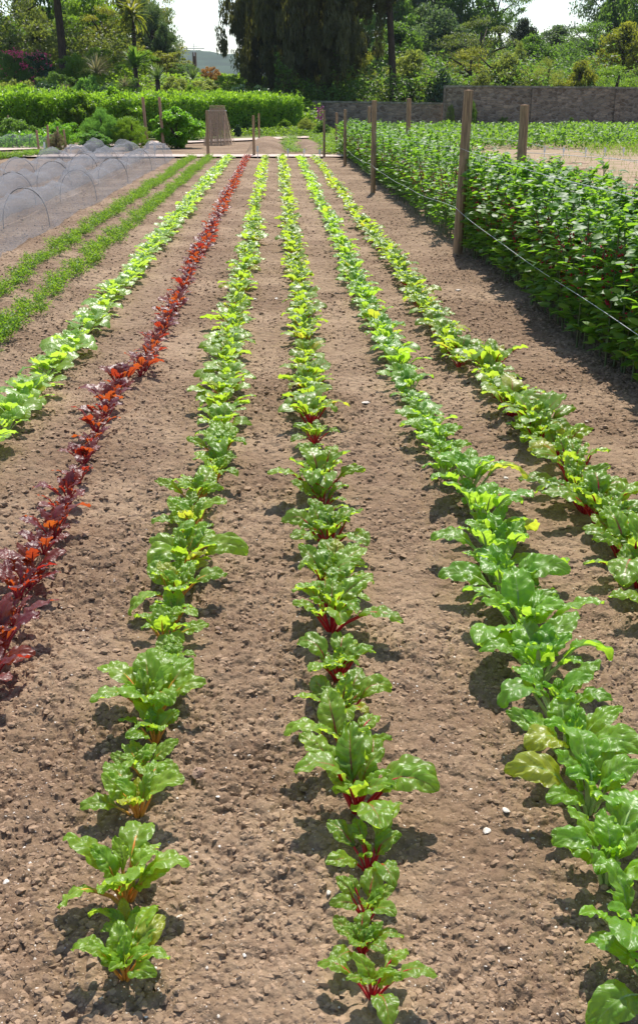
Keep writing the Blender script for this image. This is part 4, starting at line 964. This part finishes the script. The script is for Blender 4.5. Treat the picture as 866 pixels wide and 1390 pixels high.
# --- planting on the bank behind the hedge
S = 'shrub'
for (px, top, Y, w, typ, mat, lab) in (
    (22, 102, 69, 62, S, M_sage, 'pale yellow-green shrub at far left above the hedge'),
    (60, 108, 70, 45, S, M_glossy, 'dark leafy shrub above the hedge near the grass tuft'),
    (16, 66, 78, 46, S, M_mid, 'rhododendron bearing bright pink flowers at the left edge'),
    (48, 70, 80, 48, S, M_glossy, 'broad dark green shrub right of the pink rhododendron'),
    (100, 68, 80, 44, S, M_lime, 'bright green shrub right of the black trunk'),
    (135, 62, 84, 46, S, M_lime, 'lime green shrub below the golden layered tree'),
    (75, 92, 74, 50, S, M_mid, 'mid green shrub below the black trunk'),
    (146, 112, 68, 34, S, M_glossy, 'glossy white-glinting shrub just over the hedge at left'),
    (322, 110, 68, 46, S, M_glossy, 'glossy dark rhododendron over the hedge, left of two'),
    (356, 114, 68, 38, S, M_glossy, 'glossy dark rhododendron over the hedge beside the dark tree'),
    (286, 88, 84, 28, S, M_reddish, 'copper-leaved small shrub in the gap below the hills'),
    (275, 106, 76, 50, S, M_sage, 'greyish green shrub in the gap behind the hedge'),
    (310, 98, 78, 48, S, M_lime, 'light green shrub left of the dark weeping tree'),
    (240, 102, 74, 48, S, M_sage, 'silvery shrub right of the spiky cordyline'),
    (172, 100, 72, 44, S, M_mid, 'green shrub at the foot of the tree fern'),
    (118, 100, 72, 46, S, M_fern, 'feathery green shrub behind the hedge by the tussock'),
    (210, 118, 68, 50, S, M_lime, 'low bright shrub in front of the spiky cordyline'),
    (262, 112, 69, 40, S, M_lime, 'low bright shrub between cordyline and rhododendrons'),
    (225, 66, 92, 56, S, M_gold, 'golden brown shrub under the blue-green tree'),
    (196, 66, 88, 40, S, M_lime, 'lime shrub behind the palm trunk'),
    (250, 84, 90, 34, S, M_mid, 'dark green shrub beside the utility pole')):
    r_ = tree(px, top, Y, w * 1.15, typ, mat, lab, 'shrub')
    if 'pink' in lab:
        rs = np.random.RandomState(2); W_ = w * 1.15 * Y * .94 / FPX / 2; H_ = at(px, top, Y)[1] - gz(at(px, top, Y)[0], Y); q = []
        for k in range(26):
            a_ = rs.rand() * 6.28; e_ = rs.uniform(.15, 1.4); c_ = np.array([math.cos(a_) * math.cos(e_) * W_, math.sin(a_) * math.cos(e_) * W_, math.sin(e_) * H_]); q.append(c_ + rs.normal(size=(22, 3)) * .13)
        obj('blossoms', mesh('blossoms', leafquads(np.concatenate(q), .13, rs, .3, .9), M_pink, False), r_)

def spiky(name, px, cy, Y, rpx, mat, label, cat, n=70, trunk=True, up=0.2, droop=.6, base=None, width=.05):
    X, zc = at(px, cy, Y); zg = gz(X, Y); L = rpx * Y * .94 / FPX; root = obj(name, None, None, (X, Y, zg)); rs = np.random.RandomState(px); gs = []
    for i in range(n):
        az = rs.rand() * 6.28; e0 = R(rs.uniform(5, 85)) + up * .2; ln = L * rs.uniform(.75, 1.15)
        g_, *_ = blade(rs, (0, 0, zc - zg), az, .02, ln, width * ln, e0, e0, e0 - droop * rs.uniform(.6, 1.4), 7, 3, .3, 0, 0, rs.rand(), 0, .5); gs.append(g_)
    obj('fronds', mesh('fronds', merge(gs), mat, False), root)
    if trunk and zc - zg > .3: obj('trunk', mesh('trunk', tube([(0, 0, -.2), (.05, 0, (zc - zg) * .5), (0, 0, zc - zg)], [.22, .17, .14], 9), M_bark), root)
    tag(root, label, cat); return root
spiky('cordyline', 214, 108, 71, 27, M_spiky, 'spiky pale cordyline fanning out above the hedge', 'cordyline', 90, width=.06)
spiky('tree_fern', 184, 92, 74, 32, M_mid, 'dark tree fern with arching green fronds left of the cordyline', 'tree fern', 80, True, 1.5, .9, width=.16)
spiky('palm', 180, 24, 86, 38, M_gold, 'tall palm with slim dark trunk against the left trees', 'palm', 80, True, .3, 1.6, width=.12)
spiky('tussock_grass', 88, 128, 68, 20, M_pampas, 'mop-headed brown and green tussock grass above the hedge', 'grass tuft', 110, False, 2, 1.4, width=.04)
spiky('tussock_grass', 132, 100, 73, 36, M_pampas, 'wide spray of brown tussock grass left of the tree fern', 'grass tuft', 120, False, 1, .9, width=.03)
spiky('tussock_grass', 170, 118, 69, 20, M_pampas, 'small brown tussock under the tree fern', 'grass tuft', 80, False, 1, .9, width=.04)
spiky('phormium', 262, 108, 71, 22, M_spiky, 'upright phormium clump right of the cordyline', 'phormium', 60, False, 2, .4, width=.07)
# trunk at upper left, utility pole
X, zt = at(72, -40, 84); zg = gz(X, 84)
o = tree(72, -90, 84, 250, 'broad', M_olive, 'tall tree with straight black trunk at upper left', crown_from=.62, trunk=.01, zbase=zg)
tr_ = obj('trunk', mesh('trunk', tube([(0, 0, -.3), (.05, 0, 3), (-.1, 0, 7), (.1, 0, 12)], [.33, .29, .26, .22], 10), M_bark), o)
X, zt = at(264, 71, 96); zg = gz(X, 96)
p = obj('utility_pole', None, None, (X, 96, zg)); obj('pole', mesh('pole', tube([(0, 0, -.3), (0, 0, zt - zg)], [.20, .17], 9), M_bark), p)
obj('crossarm', mesh('crossarm', box(-.9, .9, -.22, -.19, zt - zg + .25, zt - zg + .31), M_wire, False), p)
obj('aerial_rod', mesh('aerial_rod', merge([tube([(0, -.205, zt - zg - .3), (0, -.205, zt - zg + .7)], .03, 5), tube([(-.5, -.205, zt - zg + .5), (.5, -.205, zt - zg + .42)], .02, 5)]), M_wire), p)
tag(p, 'brown utility pole with a thin crossarm against the far hills', 'utility pole')

def undergrowth(name, x0, x1, y0, y1, n, mat, lab, seed, hs):
    rs = np.random.RandomState(seed); x = rs.uniform(x0, x1, n); y = y0 + (y1 - y0) * rs.rand(n) ** 1.4
    zg = np.array([gz(a, b) for a, b in zip(x, y)]); hh = hs * np.where((x > -10) & (x < 0) & (y < 101), .42, 1) * (.25 + 1.1 * vnoise(x * .45, y * .45, seed) ** 1.3 + .4 * vnoise(x * 1.6, y * 1.6, seed + 1))
    z = zg + hh * rs.rand(n) ** .55
    return stuff(obj(name, mesh(name, leafquads(np.stack([x, y, z], -1), .27, rs, .5, .5, np.clip(vnoise(x * .6, y * .6, seed + 2) * .8 + .3 * rs.rand(n) - .05, 0, 1)), mat, False)), lab, 'undergrowth')
undergrowth('undergrowth', -32, 3, 66.5, 100, 70000, M_lime, 'mixed green undergrowth filling the bank behind the hedge', 41, 1.25)
undergrowth('undergrowth', -36, -10.5, 84, 112, 50000, M_olive, 'darker undergrowth beneath the left-hand trees', 43, 3.6)
undergrowth('undergrowth', 0, 42, 75, 128, 90000, M_mid, 'dense green undergrowth behind the stone walls', 45, 3.2)

# --- trees
T = (
 (400, -90, 88, 110, 'weep', M_dark, 'shadowy dark evergreen just behind the huge drooping one'),
 # left wood
 (20, -30, 98, 120, 'loose', M_olive, 'brownish green tree at the top left corner'),
 (62, -50, 104, 130, 'broad', M_mid, 'green broadleaf tree behind the black trunk'),
 (118, -20, 96, 110, 'broad', M_lime, 'light-filled green tree right of the black trunk'),
 (140, 8, 92, 84, 'layered', M_gold, 'golden green tree with flat layered boughs'),
 (95, 18, 92, 80, 'layered', M_lime, 'bright layered tree low behind the black trunk'),
 (168, -40, 108, 110, 'loose', M_olive, 'olive tree behind the palm crown'),
 (200, -40, 104, 76, 'layered', M_gold, 'tree with rust-tinged flat boughs left of the sky gap'),
 (204, -14, 100, 76, 'loose', M_blue, 'blue-green tree bordering the sky gap'),
 (222, 30, 96, 42, 'broad', M_blue, 'lower blue-green tree just left of the sky gap'),
 (10, 22, 90, 80, 'broad', M_mid, 'dense tree behind the pink rhododendron'),
 (50, 30, 90, 70, 'broad', M_olive, 'olive tree low at left behind the dark shrub'),
 (-60, -30, 95, 140, 'broad', M_mid, 'broadleaf tree beyond the left edge of the planting'),
 # the big dark trees
 (414, -120, 80, 176, 'weep', M_weep, 'huge dark evergreen with drooping boughs beside the sky gap'),
 (342, -60, 84, 62, 'broad', M_dark, 'dark drooping evergreen, left flank of the huge one'),
 (440, 10, 86, 120, 'weep', M_dark, 'dark evergreen behind the huge drooping tree'),
 # right wood, near the wall
 (560, 68, 80, 100, 'broad', M_sage, 'sage green tree behind the low wall'),
 (600, 92, 76, 60, 'broad', M_glossy, 'dark shrub-like tree at the corner of the walls'),
 (480, 60, 84, 90, 'loose', M_gold, 'olive gold tree behind the hanging boughs'),
 (640, 62, 82, 90, 'layered', M_gold, 'gold-tinged dome-shaped tree over the tall wall'),
 (690, 72, 80, 90, 'broad', M_sage, 'pale yellow-green tree over the middle of the tall wall'),
 (740, 76, 80, 80, 'feather', M_sage, 'feathery pale tree over the tall wall'),
 (790, 82, 78, 70, 'broad', M_gold, 'golden bushy tree over the wall right of the feathery one'),
 (835, 86, 78, 80, 'layered', M_lime, 'bright green low tree over the right end of the wall'),
 (655, 100, 74, 60, 'broad', M_olive, 'small olive bush peeping over the tall wall'),
 (890, 70, 82, 90, 'broad', M_olive, 'olive tree over the wall at the right edge'),
 # second tier
 (540, 30, 100, 110, 'broad', M_mid, 'mid green tree rising above the sage green one'),
 (600, 12, 104, 120, 'broad', M_blue, 'grey-green broad tree in the second rank'),
 (655, 22, 98, 110, 'layered', M_olive, 'olive layered tree in the second rank'),
 (724, 46, 100, 90, 'broad', M_mid, 'green tree below the right sky gap'),
 (706, 56, 92, 50, 'cone', M_sage, 'pale cone-shaped tree in the middle of the wood'),
 (806, 26, 104, 110, 'layered', M_mid, 'wide flat-topped green tree right of the sky gap'),
 (852, 30, 96, 100, 'broad', M_gold, 'golden green tree at the right edge'),
 # skyline
 (520, -50, 128, 130, 'broad', M_mid, 'skyline tree behind the hanging boughs'),
 (575, -34, 130, 130, 'broad', M_blue, 'hazy grey-green skyline tree left of centre in the wood'),
 (628, -60, 130, 120, 'broad', M_mid, 'tall dark skyline tree in the middle of the wood'),
 (688, -50, 132, 84, 'layered', M_mid, 'skyline tree with layered boughs left of the right sky gap'),
 (712, 24, 124, 60, 'broad', M_dark, 'small dark round tree right below the skyline'),
 (758, 34, 136, 90, 'broad', M_blue, 'far low tree filling the foot of the right sky gap'),
 (830, -55, 128, 100, 'loose', M_blue, 'blue-green skyline tree right of the sky gap'),
 (880, -60, 124, 120, 'broad', M_mid, 'tall skyline tree at the right edge'),
 (930, -10, 110, 120, 'broad', M_mid, 'broadleaf tree past the right end of the wood'),
)
for (px, top, Y, w, typ, mat, lab) in T:
    cf = .04 if typ != 'weep' else .02
    tree(px, top, Y, w * 1.1, typ, mat, lab, crown_from=cf, trunk=.3)
# tree B: boughs hanging over the low wall, with its own trunk
o = tree(498, -130, 78, 150, 'weep', M_weep, 'tree with hanging brown-green boughs and dark trunk over the low wall', crown_from=.52, trunk=.02)
X0, _ = at(535, 100, 78)
obj('trunk', mesh('trunk', tube([(X0 - o.location.x, 0, -.3), (X0 - o.location.x - .1, 0, 3), (X0 - o.location.x - .4, 0, 7), (X0 - o.location.x - 1.2, 0, 11)], [.28, .25, .22, .14], 9), M_bark), o)
# ivy and bushes against the tall wall
for (px, top, base_z, w, mat, lab) in ((640, 132, 0, 40, M_mid, 'leafy climber on the wall behind the nearest post'), (684, 156, 0, 18, M_mid, 'small bush against the wall left of its middle'), (775, 158, 0, 14, M_mid, 'small bush against the wall, left of a pair'), (795, 160, 0, 22, M_mid, 'small bush against the wall, right of a pair'), (612, 140, 0, 18, M_sage, 'flowering climber at the corner where the walls meet')):
    tree(px, top, 67.4, w, 'shrub', mat, lab, 'climber' if 'climber' in lab else 'bush', name='climber' if 'climber' in lab else 'bush', crown_from=0, trunk=.1, zbase=0, depth=.35)

# ------------------------------------------------------------------ LOOSE STONES one can pick out
def stone(px, py, wpx, mat, lab, flat=.5):
    x, y = ground(px, py); s = wpx / (FPX / math.hypot(y, CAM_H)) / 2; rs = np.random.RandomState(px)
    bpyv = []; n = 10; m_ = 7
    th = np.linspace(0.02, math.pi - .02, m_)[:, None]; ph = (np.arange(n) / n * 2 * math.pi)[None]
    rr = 1 + .28 * (vnoise(np.cos(ph) * 1.4 + 9 + px, np.sin(ph) * 1.4 + th * 1.1, 5) - .5) * 2
    V = np.stack([np.sin(th) * np.cos(ph) * rr, np.sin(th) * np.sin(ph) * rr * .75, np.cos(th) * rr * flat * .8], -1) * s
    i = np.arange(m_ - 1)[:, None] * n; j = np.arange(n)[None]; j2 = (j + 1) % n; F = np.stack([i + j, i + n + j, i + n + j2, i + j2], -1).reshape(-1, 4)
    tag(obj('stone', mesh('stone', geo(V.reshape(-1, 3), F), mat, False), None, (x, y, sz(x, y) + s * flat * .4), rs.rand() * 6), lab, 'stone')
for a in ((268, 1063, 20, M_brownstone, 'brown stone right of the second orange-stalked chard', .8), (246, 1255, 11, M_flint, 'pale pebble right of the nearest orange-stalked chard', .6),
          (660, 1133, 13, M_flint, 'flat tan stone between middle and all-green rows, nearer one', .35), (686, 1108, 11, M_flint, 'smaller tan stone left of the all-green chard', .4),
          (582, 1042, 9, M_flint, 'pale stone midway between the middle and all-green rows', .5), (496, 553, 12, M_flint, 'bright white chip beside the middle row, far up', .3),
          (345, 409, 9, M_flint, 'white pebble left of the middle row, further up', .4), (375, 407, 7, M_flint, 'white pebble touching the middle row, further up', .5),
          (446, 1223, 9, M_flint, 'white pebble left of the nearest crimson-stalked chard', .6), (10, 1205, 10, M_flint, 'white chip at the left edge near the bottom', .4),
          (795, 578, 8, M_flint, 'white pebble between the red-ribbed row and the beans', .5), (622, 395, 9, M_flint, 'white chip right of the red-ribbed row by the nearest post', .4),
          (686, 654, 8, M_flint, 'pale pebble between the two right-hand chard rows', .6), (296, 856, 10, M_brownstone, 'brown clod-like stone right of the orange-stalked row', .7)):
    stone(*a)
